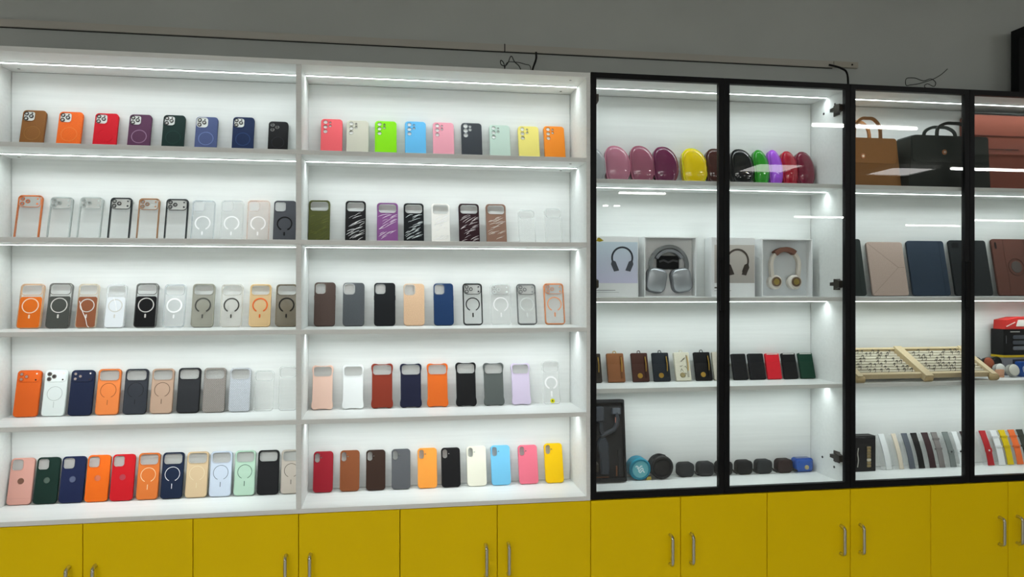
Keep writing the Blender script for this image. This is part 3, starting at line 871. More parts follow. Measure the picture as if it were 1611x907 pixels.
def headphones(x, z, label, R_, band, pad, cup, kind):
    t = thing('headphones', label, 'headphones', (x, YB + 0.003, z))
    cz = 0.145
    MB().band([(-R_ * 0.93, 0.07)] + arc(0, cz - 0.025, R_, 185, -5, 28) + [(R_ * 0.93, 0.07)], 0.0065, 0.010, 0.030).build('headband', band, t)
    if kind == 1:
        MB().band(arc(0, cz - 0.028, R_ - 0.014, 150, 30, 16), 0.006, 0.006, 0.034).build('band_cushion', pad, t)
        for sx in (-1, 1):
            MB().band([(sx * R_ * 0.99, cz - 0.055), (sx * R_ * 0.98, cz - 0.03)], 0.0045, 0.012, 0.028).build('slider', M('c0c4c6', 0.25, metal=0.8), t)
            o = rr(-0.040, 0.040, 0, 0.094, 0.026)
            a = math.radians(10) * sx
            o = [(sx * 0.055 + px * math.cos(a) - (pz - 0.04) * math.sin(a), 0.012 + 0.04 + px * math.sin(a) + (pz - 0.04) * math.cos(a)) for px, pz in o]
            c = MB().prism(inset(o, -0.0025), 0.012, 0.038, ch=0.003).build('ear_cushion', pad, t)
            MB().dome(o, 0.012, 0.012, 5).build('ear_cup', cup, c, smooth=True)
    else:
        MB().band(arc(0, cz - 0.025, R_ + 0.002, 135, 50, 16), 0.0095, 0.004, 0.034).build('band_cushion', pad, t)
        for sx in (-1, 1):
            o = circ(sx * 0.044, 0.048, 0.030, 26)
            c = MB().prism(o, 0.008, 0.036, ch=0.006).build('ear_cup', cup, t)
            MB().prism(circ(sx * 0.044, 0.050, 0.0195, 22), 0.002, 0.009, [circ(sx * 0.044, 0.050, 0.0135, 22)]).build('ear_ring', M('7a6450', 0.4), c)
            MB().disc(sx * 0.044, 0.050, 0.013, 0.004, 0.009, 18).build('ear_badge', M('c0a860', 0.35, metal=0.5), c)
headphones(1.4311, GS[1] + 0.008, 'large grey over-ear headphones lying in an open white box', 0.076, M('a8acae', 0.25, metal=0.6), M('84868a', 0.7), M('b4b8bc', 0.3, metal=0.5), 1)
headphones(1.9364, GS[1] + 0.012, 'cream over-ear headphones with brown padded band and round cups', 0.062, M('e4dcd0', 0.4), M('7c5648', 0.7), M('ece6dc', 0.35), 2)
pch = thing('accessory_pouch', 'small black glossy pouch between the grey headphone cups', 'pouch', (1.4311, YB + 0.0255, GS[1] + 0.112))
MB().prism(rr(-0.046, 0.046, 0, 0.055, 0.006), 0, 0.015, ch=0.004).build('pouch_body', M('1a1a1c', 0.25), pch)
MB().band([(-0.04, 0.03), (-0.02, 0.036), (0.0, 0.028), (0.02, 0.036), (0.04, 0.032)], 0.004, -0.002, 0.001).build('cable_loop', M('5a5a5c', 0.3), pch)  # wavy grey band paints the gloss on the pouch

# ------------------------------------------------------------------ wallets and small folios
WAL = [('w', 1.1226, 0.0685, '3a342e', 'dark taupe', 'half hidden by the door stile'), ('w', 1.2173, 0.0705, '8c5a38', 'tan brown', 'with gold zip pull'), ('e', 1.3190, 0.0686, '472a22', 'dark brown', 'with round gold badge'),
       ('e', 1.4080, 0.0700, '23282e', 'slate black', 'with round gold badge'), ('e', 1.4984, 0.0649, 'dcd8c4', 'cream crinkled', 'with round badge'), ('e', 1.5868, 0.0694, '121214', 'deep black', 'with yellow gold badge'),
       ('w', 1.6628, 0.0649, 'c4bfae', 'pale cream', 'beside the door stile'), ('f', 1.7457, 0.0618, '141416', 'plain black', 'right of the door stile'), ('f', 1.8215, 0.0673, '17171a', 'plain black', 'left of the red folio'),
       ('r', 1.8951, 0.0616, 'd8202e', 'red', 'between black ones'), ('r', 1.9680, 0.0614, '121214', 'black', 'with painted top highlight, right of the red one'), ('r', 2.0440, 0.0634, '123c2c', 'dark green', 'at the end of the row')]
for k, x, w, c, d, wh in WAL:
    nm = 'wallet' if k in 'we' else 'folio_case'
    h = 0.117 if k in 'we' else 0.108
    t = thing(nm, f"{d} {'zip wallet' if k in 'we' else 'small folio case'} {wh}, third glass shelf", 'wallet' if k in 'we' else 'case', (x - 0.006, 0.195, GS[2] + 0.0038), rx=-0.30, group='wallets on the glass shelf' if k in 'we' else 'small folio cases on the glass shelf')
    m = M(c, 0.5, tex='leather')
    MB().prism(rr(-w / 2, w / 2, 0, h, 0.004, 3), 0, 0.012, ch=0.0015).build('body', m, t)
    if k in 'we':
        zx = w * 0.32
        st = MB().box(zx - 0.0035, zx + 0.0035, -0.003, 0.0004, h * 0.12, h * 0.9).build('zip_strap', M(c, 0.4, gain=0.6), t)
        MB().tube([(zx, -0.0045, h * 0.86), (zx + 0.001, -0.006, h * 0.6), (zx - 0.001, -0.005, h * 0.34)], 0.0016, 6).build('zip_pull', GOLD, st)
        MB().tube(smooth_path([(-0.006, 0.006, h - 0.001), (-0.005, 0.005, h + 0.008), (0.004, 0.005, h + 0.009), (0.007, 0.006, h - 0.001)], 4), 0.0016, 6).build('loop', GOLD if d == 'tan brown' else M(c, 0.4), t)
        if k == 'e':
            MB().disc(-0.004, h * 0.2, 0.0105, -0.0025, 0.0004, 18, ch=0.001).build('badge', GOLD if c != 'dcd8c4' else M('a89a70', 0.4, metal=0.4), t)
        if c in ('dcd8c4', 'c4bfae'):
            mb = MB()
            rn = random.Random(3)
            for i in range(9):
                px, pz = rn.uniform(-0.02, 0.01), rn.uniform(0.02, 0.095)
                mb.band([(px, pz), (px + 0.006, pz + rn.uniform(-0.01, 0.012)), (px + 0.014, pz + rn.uniform(-0.012, 0.012))], [0.0004, 0.0014, 0.0004], -0.001, 0.0003)
            mb.build('crinkle', M('7c7868', 0.35, metal=0.4), t)
    if k == 'r':
        MB().band([(-w / 2 + 0.006, h - 0.004), (w / 2 - 0.006, h - 0.004)], 0.0018, -0.0012, 0.0003).build('edge_or_highlight', M('d8d4d0', 0.25), t)  # pale band paints a highlight along the folio top
    if k == 'f':
        MB().box(-w / 2 + 0.002, -w / 2 + 0.0045, -0.0008, 0.0003, 0.004, h - 0.004).build('spine_fold', M('2a2a2e', 0.5), t)

# ------------------------------------------------------------------ bottom of the first glass cabinet
t = thing('gimbal_tray', 'tall black moulded tray holding a camera gimbal, beside the teal speaker', 'tray', (1.175, 0.165, BASE + 0.006), rx=-0.115)
GW, GH = 0.134, 0.322
GM = M('26282a', 0.6)
MB().prism(rr(-GW / 2, GW / 2, 0, GH, 0.005, 2), 0, 0.045, [rr(-GW / 2 + 0.005, GW / 2 - 0.005, 0.014, GH - 0.012, 0.006, 2)], ch=0.001).build('tray_rim', M('1c1d1f', 0.45), t)
MB().box(-GW / 2 + 0.005, GW / 2 - 0.005, 0.022, 0.045, 0.014, GH - 0.012).build('foam_bed', M('222426', 0.8), t)
MB().prism(rr(0.038, 0.056, 0.02, 0.125, 0.003, 2), 0.012, 0.022, ch=0.001).build('slot_cover', GM, t)
MB().tube([(0.03, 0.016, 0.02), (0.031, 0.015, 0.06)], 0.003, 6).build('small_tool', M('8a5a40', 0.4, metal=0.5), t)
MB().box(-0.055, 0.0, 0.0195, 0.0225, 0.0155, 0.0185).build('print_line', M('8a5a40', 0.5), t)
gb = thing('camera_gimbal', 'black handheld camera gimbal lying in the black tray', 'gimbal', (1.175, 0.165, BASE + 0.006), rx=-0.115)
GK = M('30343a', 0.4)
MB().prism([(-0.034, 0.03), (-0.004, 0.028), (0.0, 0.06), (-0.002, 0.15), (-0.012, 0.172), (-0.036, 0.17), (-0.046, 0.15), (-0.044, 0.125), (-0.037, 0.1)], 0.003, 0.0215, ch=0.005).build('grip', M('363c44', 0.45), gb)
MB().tube(smooth_path([(-0.03, 0.012, 0.175), (-0.005, 0.01, 0.19), (0.025, 0.01, 0.205), (0.038, 0.01, 0.235), (0.036, 0.01, 0.27)], 5), 0.009, 8).build('arm', GK, gb, smooth=True)
MB().prism(rr(-0.06, -0.016, 0.235, 0.295, 0.008, 3), 0.001, 0.0215, ch=0.004).build('motor_head', GK, gb)
MB().prism(rr(0.018, 0.052, 0.262, 0.288, 0.004, 3), 0.002, 0.0215, ch=0.003).build('phone_clamp', M('4a4e54', 0.4), gb)
MB().band([(-0.03, 0.235), (-0.028, 0.2), (-0.02, 0.178)], 0.007, 0.006, 0.0215).build('neck', GK, gb)
MB().tube([(0.03, 0.006, 0.23), (0.031, 0.006, 0.252)], 0.002, 6).build('accent', M('c08070', 0.4, metal=0.4), gb)
def speaker(x, y, r, dp, label, c, kind):
    t = thing('round_speaker', label, 'speaker', (x, y, BASE + r + 0.0005))
    MB().prism(circ(0, 0, r, 32), 0, dp, ch=0.006).build('body', M(c, 0.4), t)
    f = MB().prism(circ(0, 0, r * 0.9, 32), -0.003, 0.001, [circ(0, 0, r * 0.76, 32)]).build('rim', M(c, 0.3, gain=0.7 if kind else 1.4), t)
    if kind:
        MB().disc(0, 0, r * 0.75, -0.0012, 0.001, 28).build('grille', M('6cb8c4', 0.5), t)
        for k in range(3):
            MB().band([(r * (-0.45 + 0.12 * k) + r * 0.6 * q, r * (0.22 - 0.2 * k) + r * 0.1 * math.sin(q * 9 + k)) for q in [i / 10 for i in range(11)]], r * 0.05, -0.002, -0.001).build('printed_mark', M('d8ecf0', 0.5), t)
        MB().prism([(r * 0.55, -r), (r * 1.05, -r), (r * 1.0, -r * 0.68), (r * 0.7, -r * 0.72)], 0.002, 0.004).build('price_tag', M('b8a040', 0.5), t)
    else:
        MB().dome(circ(0, 0, r * 0.75, 28), 0.001, 0.006, 4).build('grille', M('101214', 0.55), t, smooth=True)
        MB().tube(smooth_path([(-r * 0.7, 0.02, r * 0.72), (-r * 0.2, 0.03, r * 1.03), (r * 0.4, 0.02, r * 0.93)], 5), 0.003, 6).build('strap', M('1a1c1e', 0.6), t)
speaker(1.306, 0.19, 0.0445, 0.055, 'teal round speaker with pale printed front, beside the gimbal tray', '1e90ac', 1)
speaker(1.399, 0.19, 0.0475, 0.05, 'black round speaker right of the teal one', '18191b', 0)
PO = [('black', '26292c', 1.4909, 'leftmost, by the round speaker'), ('charcoal', '2a2c2f', 1.5750, 'second of the row'), ('black', '202224', 1.6552, 'behind the door stile'), ('black', '151719', 1.7415, 'just right of the door stile'),
      ('dark grey', '2b2f31', 1.8270, 'fifth of the row'), ('dark brown', '2e2020', 1.9170, 'beside the blue one')]
for d, c, x, wh in PO:
    x = (x - 0.311) * 1.0154 + 0.311
    t = thing('earbud_pouch', f'small {d} zip pouch with wrist loop, {wh}', 'pouch', (x, 0.211, BASE + 0.0012), group='small dark pouches on the cabinet floor')
    o = rr(-0.034, 0.034, 0, 0.056, 0.017, 6)
    MB().prism(o, 0.006, 0.034, ch=0.004).build('back_half', M(c, 0.6, tex='fabric', gain=0.8), t)
    MB().dome(o, 0.0055, 0.010, 5).build('front_half', M(c, 0.5), t, smooth=True)
    MB().prism(inset(o, -0.0006), 0.0045, 0.0068).build('zip', M('0c0c0e', 0.4), t)
    MB().tube(smooth_path([(0.030, 0.012, 0.026), (0.042, 0.004, 0.014), (0.050, -0.004, 0.009), (0.046, -0.006, 0.009), (0.036, 0.004, 0.014)], 4), 0.0028, 6).build('wrist_loop', M('1a1a1a', 0.6), t)
x = (2.0035 - 0.311) * 1.0154 + 0.311
t = thing('blue_speaker', 'small glossy blue speaker with round gold badge, right end of the row', 'speaker', (x, 0.212, BASE + 0.0005))
o = rr(-0.042, 0.042, 0, 0.058, 0.014, 5)
MB().prism(o, 0.004, 0.038, ch=0.004).build('body', M('1448a0', 0.2, coat=0.6), t)
MB().dome(inset(o, 0.004), 0.005, 0.008, 4).build('front', M('1a58b8', 0.15, coat=0.8), t, smooth=True)
MB().disc(0.006, 0.022, 0.009, -0.0075, 0.002, 18, ch=0.001).build('badge', M('c8b888', 0.3, metal=0.4), t)
MB().box(-0.030, 0.030, -0.0010, 0.004, 0.043, 0.046).build('top_groove', M('0c2c6c', 0.3), t)

# ------------------------------------------------------------------ bags in the second glass cabinet
def bag(label, x, y, wt, wb, h, dp, c, name, hw, hh, hx, btn, z=GS[0], hc=None):
    t = thing(name, label, 'bag', (x, y, z + 0.0005))
    lm = M(c, 0.5, tex='leather')
    o = [(-wb / 2, 0), (wb / 2, 0), (wt / 2, h - 0.008), (wt / 2 - 0.008, h), (-wt / 2 + 0.008, h), (-wt / 2, h - 0.008)]
    MB().prism(o, 0, dp, ch=0.003).build('body', lm, t)
    k = 0.5
    MB().prism([(-wt / 2 * 1.0, h * k), (wt / 2 * 1.0, h * k), (wt / 2, h - 0.006), (wt / 2 - 0.006, h + 0.001), (-wt / 2 + 0.006, h + 0.001), (-wt / 2, h - 0.006)][:0] or rr(-wt / 2 + 0.004, wt / 2 - 0.004, h * k, h + 0.001, 0.012, 3), -0.003, 0.001).build('flap', M(c, 0.48, tex='leather', gain=1.2), t)
    if hw:
        for yy in (0.004, dp - 0.012):
            MB().band(smooth2([(hx - hw / 2, h - 0.02), (hx - hw / 2 + 0.004, h + hh * 0.55), (hx - hw * 0.25, h + hh * 0.95), (hx, h + hh), (hx + hw * 0.25, h + hh * 0.95), (hx + hw / 2 - 0.004, h + hh * 0.55), (hx + hw / 2, h - 0.02)]), 0.006, yy - 0.005, yy + 0.003).build('handle', M(hc or c, 0.45, gain=0.9), t)
    if btn:
        b = MB().disc(btn[0], btn[1], 0.011, -0.0055, -0.002, 18, ch=0.001).build('clasp', M('c88a60', 0.3, metal=0.6), t)
        MB().disc(btn[0], btn[1], 0.005, -0.007, -0.005, 12).build('clasp_centre', M('f0e0d0', 0.3, metal=0.5), b)
    return t
def smooth2(p):
    return [(q.x, q.z) for q in smooth_path([(a, 0, b) for a, b in p], 5)]
bag('tan brown leather tote bag with two looped handles, top shelf', 2.265, 0.12, 0.245, 0.29, 0.205, 0.09, 'a87646', 'tote_bag', 0.12, 0.082, -0.01, (-0.034, 0.13))
bag('dark green leather briefcase with arched handle and round clasp, beside the tote', 2.598, 0.075, 0.355, 0.375, 0.215, 0.095, '2c322f', 'briefcase', 0.15, 0.054, 0.015, (-0.03, 0.148))
rb = bag('large rust-brown leather bag standing behind the dark briefcase', 2.955, 0.185, 0.345, 0.345, 0.335, 0.062, '7c4436', 'document_bag', 0, 0, 0, None)
MB().box(-0.16, 0.12, -0.0055, -0.002, 0.245, 0.2485).build('seam', M('5a2e26', 0.5), rb)
MB().box(-0.10, 0.06, -0.0055, -0.002, 0.188, 0.1905).build('pocket_slot', M('3a1c18', 0.5), rb)
MB().box(-0.165, 0.165, 0.002, 0.06, 0.337, 0.344).build('edge_or_highlight', M('1e1a1a', 0.5), rb)

# ------------------------------------------------------------------ tablet covers
TAB = [(2.2159, 0.1695, 1.7717, '2c3432', 'dark green-black tablet cover, mostly behind the cabinet stile'), (2.4128, 0.1689, 1.7598, 'bda89c', 'pale pink tablet cover with Y-shaped fold lines'),
       (2.6072, 0.1776, 1.7665, '2e3c4c', 'dark blue tablet cover with side fold'), (2.8113, 0.1811, 1.7707, '222628', 'black tablet cover behind the middle stile'), (3.0233, 0.1863, 1.7784, '6a443a', 'brown tablet cover with round swivel ring')]
for i, (x, w, zt, c, lab) in enumerate(TAB):
    h = math.hypot(zt - GS[1], 0.05)
    th = math.asin(0.05 / h)
    t = thing('tablet_cover', lab, 'tablet cover', (x, 0.19, GS[1] + 0.004), rx=-th, group='tablet covers on the second glass shelf')
    o = rr(-w / 2, w / 2, 0, h, 0.011, 4)
    MB().prism(o, 0, 0.006, ch=0.0015).build('front_cover', M(c, 0.6, tex='leather'), t)
    MB().prism(inset(o, 0.0015), 0.0062, 0.013, ch=0.0005).build('back_tray', M(c, 0.5, gain=0.5), t)
    dk = M(c, 0.6, gain=0.6)
    if i == 1:
        for p in ([(-w / 2 + 0.004, h - 0.006), (w * 0.3, h * 0.52)], [(-w / 2 + 0.004, 0.006), (w * 0.3, h * 0.52)], [(w * 0.3, h * 0.52), (w / 2 - 0.002, h * 0.52)]):
            MB().band(p, 0.0008, -0.0004, 0.0002).build('fold_line', dk, t)
    if i in (0, 2, 3):
        MB().band([(w * (0.36 if i != 3 else -0.15), 0.003), (w * (0.36 if i != 3 else -0.15), h - 0.003)], 0.0009, -0.0005, 0.0002).build('fold_line', dk, t)
        MB().band([(w * 0.36, h * 0.5), (w / 2 - 0.002, h * 0.5)], 0.0008, -0.0005, 0.0002).build('fold_line', dk, t)
    if i == 3:
        MB().prism(rr(-w / 2 + 0.012, -w / 2 + 0.045, h - 0.036, h - 0.012, 0.005, 3), -0.0006, 0.0002).build('camera_hole', M('0a0a0c', 0.4), t)
    if i == 4:
        MB().prism(circ(0.012, h * 0.5, 0.040, 30), -0.0016, 0.0002, [circ(0.012, h * 0.5, 0.036, 30)]).build('swivel_ring', dk, t)
        MB().prism(circ(0.012, h * 0.5, 0.026, 24), -0.002, 0.0002, ch=0.0008).build('swivel_disc', M('5c5450', 0.4), t)
        for sx in (-0.2, 0.36):
            MB().band(smooth2([(w * sx, 0.002), (w * sx * 0.9, h * 0.35), (w * sx * 1.0, h * 0.62), (w * sx, h - 0.002)]), 0.001, -0.0006, 0.0002).build('fold_line', dk, t)
        MB().prism(rr(-w / 2 + 0.012, -w / 2 + 0.022, h - 0.045, h - 0.015, 0.0045, 3), -0.0006, 0.0002).build('camera_hole', M('1a1210', 0.4), t)

# ------------------------------------------------------------------ jewellery tray
WOOD = M('dccaa4', 0.6, tex='leather')
tr = thing('jewellery_tray', 'two-panel pale wooden jewellery tray tilted up against the cabinet back', 'tray', (2.465, 0.055, GS[2] + 0.0125), rx=math.radians(27))
TW, TD = 0.60, 0.205
def rail(x0, x1, y0, y1, z0, z1, name='rail'):
    return board(name, x0, x1, y0, y1, z0, z1, tr, WOOD)
for a, b in ((-TW / 2, -0.018), (0.018, TW / 2)):
    rail(a, b, 0, 0.014, 0.0, 0.022)
    rail(a, b, TD - 0.014, TD, 0.0, 0.022)
    MB().box(a, b, 0.012, TD - 0.012, 0, 0.004).build('tray_floor', M('b8aa88', 0.7), tr)
    e = 0.012
    for k in range(8):
        y = 0.030 + k * 0.0205
        MB().tube([(a + e + 0.004, y, 0.012), (b - e - 0.004, y, 0.012)], 0.0078, 8).build('ring_roll', M('e6e0cc', 0.8), tr, smooth=True)
for xx in (-TW / 2, TW / 2):
    rail(xx - 0.012, xx + 0.012, -0.016, TD, 0.0, 0.026, 'side_rail')
rail(-0.018, 0.018, -0.022, TD, 0.0, 0.028, 'centre_rail')
for xx in (-TW / 2, 0, TW / 2):
    MB().tube([(xx - 0.016, -0.016, 0.010), (xx + 0.016, -0.016, 0.010)], 0.013, 10).build('foot', M('d4bd90', 0.6), tr, smooth=True)
rn = random.Random(5)
mb = MB()
for k in range(8):
    for side in (-1, 1):
        for q in range(9):
            if rn.random() < 0.35:
                continue
            x = side * (0.05 + 0.026 * q) + rn.uniform(-0.006, 0.006)
            y = 0.030 + k * 0.0205
            r = rn.uniform(0.0048, 0.0085)
            pts = [(x + rn.uniform(-0.0005, 0.0005), y + r * math.cos(t_), 0.021 + r * 0.75 * math.sin(t_)) for t_ in [2 * PI * i / 8 for i in range(9)]]
            mb.tube(pts, 0.0014, 4)
            mb.box(x - 0.0026, x + 0.0026, y - 0.0026, y + 0.0026, 0.0215 + r * 0.7, 0.0245 + r * 0.7)
jw = mb.build('ring_assortment', M('6a665c', 0.3, metal=0.7), tr, label='assorted small metal rings')
jw['kind'] = 'stuff'

# ------------------------------------------------------------------ small things right of the tray
def puck(x, y, z, r, c, label, name='earbud_case', c2=None, rough=0.3, alpha=1.0):
    t = thing(name, label, 'earbud case', (x, y, z), rx=-0.25, group='round earbud cases beside the tray')
    MB().prism(circ(0, r * 0.78, r, 24), 0.004, 0.022, ch=0.004).build('base', M(c, rough, gain=0.8), t)
    MB().dome(circ(0, r * 0.78, r * 0.96, 24), 0.0045, 0.012, 5).build('lid', M(c2 or c, rough, alpha=alpha), t, smooth=True)
    MB().prism(circ(0, r * 0.78, r * 1.01, 24), 0.0025, 0.0055, [circ(0, r * 0.78, r * 0.9, 24)]).build('seam_ring', M(c, 0.3, gain=0.6), t)
zb = GS[2]
sb = MB().box(2.80, 2.915, 0.17, 0.25, zb + 0.0005, zb + 0.035)
o = tag(sb.build('black_carton', M('1c1c20', 0.5)), 'low black carton behind the round earbud cases', 'box')
bv = o.modifiers.new('edge', 'BEVEL')
bv.width = 0.002
puck(2.818, 0.178, zb + 0.0365, 0.026, '161a1c', 'black round earbud case left of the copper one')
puck(2.868, 0.172, zb + 0.0365, 0.026, '1e1614', 'copper and black round earbud case in the middle', c2='a0543a')
puck(2.920, 0.185, zb + 0.0365 + 0.004, 0.024, '14181a', 'black round earbud case right of the copper one')
puck(2.892, 0.135, zb + 0.016, 0.024, 'c8ccc8', 'upper clear white round earbud case', c2='dfe4e0', rough=0.15)
puck(2.930, 0.105, zb + 0.0125, 0.026, 'b8bab2', 'lower clear white round earbud case nearest the shelf edge', c2='dcdcd2', rough=0.15)
t = thing('peach_box', 'small peach cardboard piece between tray and clear earbud case', 'box', (2.868, 0.115, zb + 0.0003))
MB().prism(rr(-0.018, 0.018, 0, 0.034, 0.003, 2), 0, 0.012, ch=0.001).build('card', M('e4b090', 0.6), t)
MB().box(-0.012, 0.012, -0.0006, 0.0002, 0.008, 0.010).build('print_line', M('b07850', 0.6), t)
t = thing('blue_box', 'blue box with white script at the right edge of the shelf', 'box', (3.0, 0.12, zb + 0.0003))
MB().prism(rr(-0.032, 0.05, 0, 0.064, 0.006, 3), 0, 0.03, ch=0.002).build('carton', M('24509c', 0.35), t)
MB().band(smooth2([(-0.016, 0.02), (-0.02, 0.04), (-0.006, 0.046), (-0.004, 0.03), (-0.014, 0.024), (0.002, 0.02), (0.012, 0.044), (0.016, 0.02), (0.03, 0.036)]), 0.0016, -0.0012, 0.0002).build('script', M('d0dcec', 0.5), t)
t = thing('yellow_box', 'grey box with bright yellow top edge under the black gadget box', 'box', (3.02, 0.175, zb + 0.0003))
MB().prism(rr(-0.085, 0.1, 0, 0.078, 0.002, 1), 0, 0.07, ch=0.001).build('carton', M('8a8c94', 0.5), t)
MB().box(-0.086, 0.101, -0.001, 0.071, 0.0785, 0.0875).build('lid', M('e0c028', 0.5), t)
MB().box(-0.04, 0.06, -0.0016, -0.0002, 0.03, 0.07).build('window', M('3a3c48', 0.3), t)
t = thing('gadget_box', 'black gadget box with window picture on the yellow-edged box', 'box', (3.02, 0.175, zb + 0.0885))
MB().prism(rr(-0.085, 0.1, 0, 0.112, 0.002, 1), 0, 0.07, ch=0.001).build('carton', M('141416', 0.35), t)
for q in range(3):
    MB().prism(rr(-0.04, 0.07, 0.022 + q * 0.024, 0.038 + q * 0.024, 0.007, 3), -0.002, 0.0003).build('printed_picture', M('4a4e56' if q else '6a6e74', 0.3), t)
MB().box(-0.052, -0.006, -0.0012, 0.0002, 0.099, 0.103).build('text_line', M('d8d8d4', 0.5), t)
MB().box(-0.073, -0.071, -0.0012, 0.0002, 0.05, 0.085).build('side_print', M('6a6a6e', 0.5), t)
t = thing('red_box', 'red box with white panel lying on top of the black gadget box', 'box', (3.02, 0.17, zb + 0.2012), rz=0.06)
MB().prism([(-0.088, 0.0), (0.1, 0.0), (0.1, 0.052), (-0.02, 0.052), (-0.085, 0.04)], 0, 0.06, ch=0.001).build('carton', M('c4302a', 0.45), t)
MB().prism([(-0.03, 0.012), (0.06, 0.012), (0.06, 0.04), (-0.02, 0.04)], -0.0012, 0.0002).build('white_panel', M('e8e4dc', 0.5), t)
MB().band([(-0.08, 0.012), (-0.035, 0.03)], 0.0018, -0.0012, 0.0002).build('white_stripe', M('f0d8d0', 0.5), t)

# ------------------------------------------------------------------ watch box and straps
t = thing('watch_box', 'black box showing a gold watch strap, left of the straps', 'box', (2.291, 0.185, BASE + 0.0005))
MB().prism(rr(-0.05, 0.045, 0, 0.145, 0.002, 1), 0, 0.05, ch=0.001).build('carton', M('18191c', 0.4), t)
MB().box(-0.05, 0.045, 0.001, 0.05, 0.1455, 0.149).build('lid_edge', M('0a0a0c', 0.5), t)
for j in range(7):
    MB().prism(rr(0.004, 0.022, 0.018 + j * 0.0125, 0.029 + j * 0.0125, 0.002, 2), -0.003, 0.0003, ch=0.0008).build('gold_link', M('a8946a', 0.3, metal=0.8) if j != 2 else M('ece4d0', 0.3, metal=0.6), t)
MB().tube(smooth_path([(-0.040, -0.002, 0.02), (-0.037, -0.003, 0.05), (-0.040, -0.003, 0.075), (-0.036, -0.002, 0.1)], 4), 0.0022, 6).build('silver_chain', M('c8c4bc', 0.3, metal=0.8), t)
ST = [(2.3977, 0.030, 'e6eaea', 'clear white', 'left end of the row', 0), (2.4564, 0.0211, 'e0d4c0', 'narrow cream', 'second of the row', 0), (2.5071, 0.0288, '5c626c', 'slate grey', 'left of the black one', 0),
      (2.5519, 0.0305, '101012', 'black', 'between slate grey and maroon', 0), (2.6046, 0.0321, '3a2428', 'dark maroon', 'right of the black one', 0), (2.6492, 0.0295, '86807e', 'taupe grey', 'middle of the row', 1),
      (2.7028, 0.0297, '7a8280', 'cool grey', 'left of the white one', 2), (2.7463, 0.0264, 'f0f4f4', 'white', 'with dark stud, by the stile', 2), (2.7897, 0.0299, '3c2a30', 'dark maroon', 'behind the stile', 0),
      (2.8850, 0.0324, 'b82028', 'red', 'with silver stud', 2), (2.9386, 0.0338, 'f0f2f2', 'white', 'between red and yellow', 1), (2.9805, 0.0324, 'e6c808', 'yellow', 'between white and orange', 1),
      (3.0280, 0.0328, 'fc7838', 'orange', 'right of the yellow one', 1), (3.0700, 0.0320, '3c4038', 'dark olive', 'at the right picture edge', 1)]
for x, w, c, d, wh, k in ST:
    h = 0.15
    w *= 0.86
    x -= 0.004
    t = thing('watch_strap', f'{d} watch strap {wh}, cabinet floor', 'watch strap', (x, 0.19, BASE + 0.003), rx=-0.30, group='watch straps on the cabinet floor')
    m = M(c, 0.55)
    mb = MB()
    n = 10
    for i in range(n):
        z0, z1 = h * i / n, h * (i + 1) / n
        f0, f1 = 0.012 * (1 - math.cos(i / n * PI)) / 2, 0.012 * (1 - math.cos((i + 1) / n * PI)) / 2
        b0, b1 = w / 2 * (1.08 if i in (0,) else 1.0), w / 2 * (1.08 if i == n - 1 else 1.0)
        v = len(mb.v)
        s0, s1 = 0.010 * (1 - i / n) ** 2, 0.010 * (1 - (i + 1) / n) ** 2
        y0, y1 = -0.010 * math.sin(i / n * PI), -0.010 * math.sin((i + 1) / n * PI)
        mb.v += [(-b0 + s0, y0, z0), (b0 + s0, y0, z0), (b1 + s1, y1, z1), (-b1 + s1, y1, z1), (-b0 + s0, y0 + 0.004, z0), (b0 + s0, y0 + 0.004, z0), (b1 + s1, y1 + 0.004, z1), (-b1 + s1, y1 + 0.004, z1)]
        mb.f += [tuple(v + q for q in f) for f in ((0, 1, 2, 3), (4, 7, 6, 5), (0, 3, 7, 4), (1, 5, 6, 2))]
        if i == 0:
            mb.f.append((v, v + 4, v + 5, v + 1))
        if i == n - 1:
            mb.f.append((v + 3, v + 2, v + 6, v + 7))
    mb.build('band', m, t)
    if k == 1:
        for zf in (0.52, 0.8):
            y = -0.010 * math.sin(zf * PI)
            MB().prism(rr(-w / 2 - 0.002 + 0.001, w / 2 + 0.002 + 0.001, h * zf - 0.004, h * zf + 0.004, 0.001, 1), y - 0.003, y + 0.006).build('keeper', M(c, 0.5, gain=0.75), t)
    if k == 2:
        y = -0.010 * math.sin(0.42 * PI)
        MB().prism(rr(-w / 2 - 0.001 + 0.004, w / 2 + 0.001 + 0.004, h * 0.36, h * 0.5, 0.006, 3), y - 0.003, y + 0.005, ch=0.001).build('keeper', M(c, 0.5), t)
        MB().disc(0.003, h * 0.42, 0.004, y - 0.005, y - 0.002, 12).build('stud', M('c8c8c8', 0.3, metal=0.5) if c == 'b82028' else M('3a3c3c', 0.4), t)
    MB().prism(rr(-w / 2 - 0.010, w / 2 + 0.004, 0.001, h - 0.003, 0.003, 1), 0.0075, 0.0085).build('clear_sleeve', M('eceeec', 0.3, alpha=0.16, gain=1.0), t)

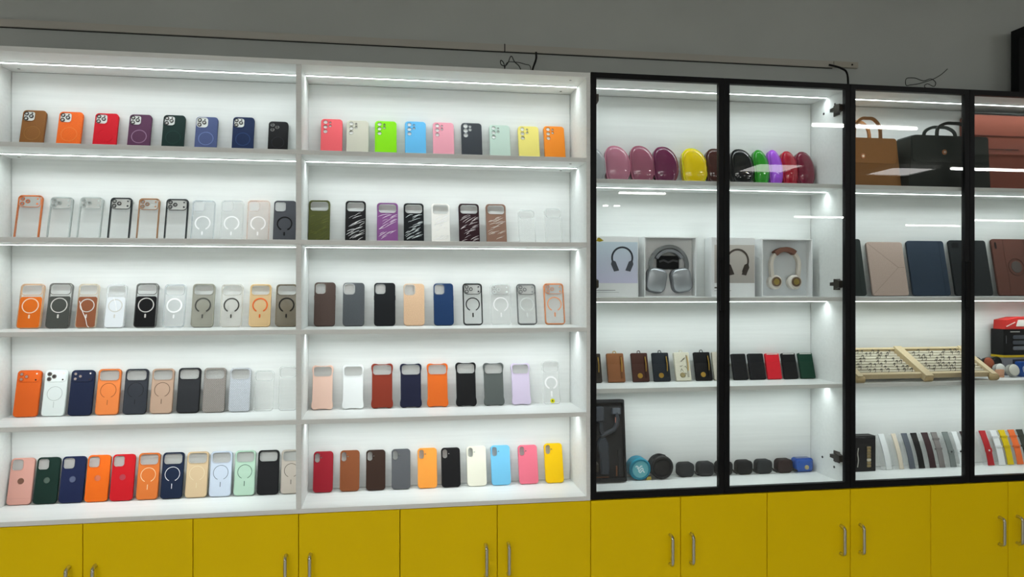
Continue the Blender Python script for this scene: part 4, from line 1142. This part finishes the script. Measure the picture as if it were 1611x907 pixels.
# ------------------------------------------------------------------ cables and loose wires above the cabinets
def cable(name, pts, r, label, mat, k=6):
    o = MB().tube(smooth_path(pts, k), r, 6).build(name, mat, smooth=True)
    return tag(o, label, 'cable')
CB = M('141414', 0.5)
yw = Y1 - 0.02
cable('power_cable', [(0.893, yw, 2.508), (0.886, 0.22, 2.47), (0.868, 0.2, 2.42), (0.866, 0.19, TOP + 0.004)], 0.0042, 'thick black cable running from trunking down to the open shelving', CB)
cable('power_cable', [(2.165, yw, 2.518), (2.205, 0.23, 2.498), (2.222, 0.21, 2.466), (2.219, 0.2, TOP + 0.004)], 0.0042, 'thick black cable at the trunking end above the glass cabinets', CB)
cable('thin_wire', [(0.757, 0.2, 2.368), (0.757, 0.2, 2.424), (0.752, 0.2, 2.446), (0.742, 0.2, 2.453), (0.743, 0.2, 2.438), (0.758, 0.2, 2.432), (0.77, 0.2, 2.444), (0.783, 0.2, 2.472), (0.797, 0.2, 2.45), (0.818, 0.2, 2.428), (0.835, 0.2, 2.368)], 0.0018, 'thin bent dark wire on top of the open shelving', M('2a2c2c', 0.5))
cable('thin_wire', [(0.752, 0.19, 2.368), (0.762, 0.19, 2.438), (0.80, 0.19, 2.446), (0.835, 0.19, 2.44), (0.858, 0.19, 2.43), (0.855, 0.18, 2.368)], 0.0015, 'thin arched wire beside the thick cable on the shelving', M('3a3c3c', 0.5))
cable('thin_wire', [(2.685, 0.2, 2.508), (2.655, 0.2, 2.483), (2.62, 0.2, 2.463), (2.585, 0.2, 2.45), (2.545, 0.2, 2.438), (2.51, 0.2, 2.432), (2.488, 0.2, 2.43), (2.49, 0.2, 2.458), (2.53, 0.2, 2.462), (2.57, 0.2, 2.452), (2.605, 0.2, 2.462), (2.628, 0.2, 2.448), (2.62, 0.2, 2.43), (2.59, 0.2, 2.44), (2.575, 0.2, 2.428), (2.60, 0.2, 2.41), (2.61, 0.19, 2.369)], 0.0017, 'tangled grey wire on top of the right glass cabinet', M('3a3c3a', 0.5))

# ------------------------------------------------------------------ black framed glass transom on the right cabinet
t = thing('framed_glass_panel', 'black-framed glass panel standing on top of the right cabinet', 'panel', (3.035, 0.0, TOP + 0.004))
ph = 0.335
for y0, y1 in ((0.022, 0.062), (0.2, 0.245)):
    MB().box(0, 0.05, y0, y1, 0.0, ph).build('post', BLACK, t)
MB().box(0, 0.05, 0.062, 0.2, ph - 0.04, ph).build('top_rail', BLACK, t)
MB().box(0, 0.05, 0.062, 0.2, 0, 0.03).build('bottom_rail', BLACK, t)
MB().box(0.022, 0.027, 0.062, 0.2, 0.03, ph - 0.04).build('glass_pane', GLASS, t)
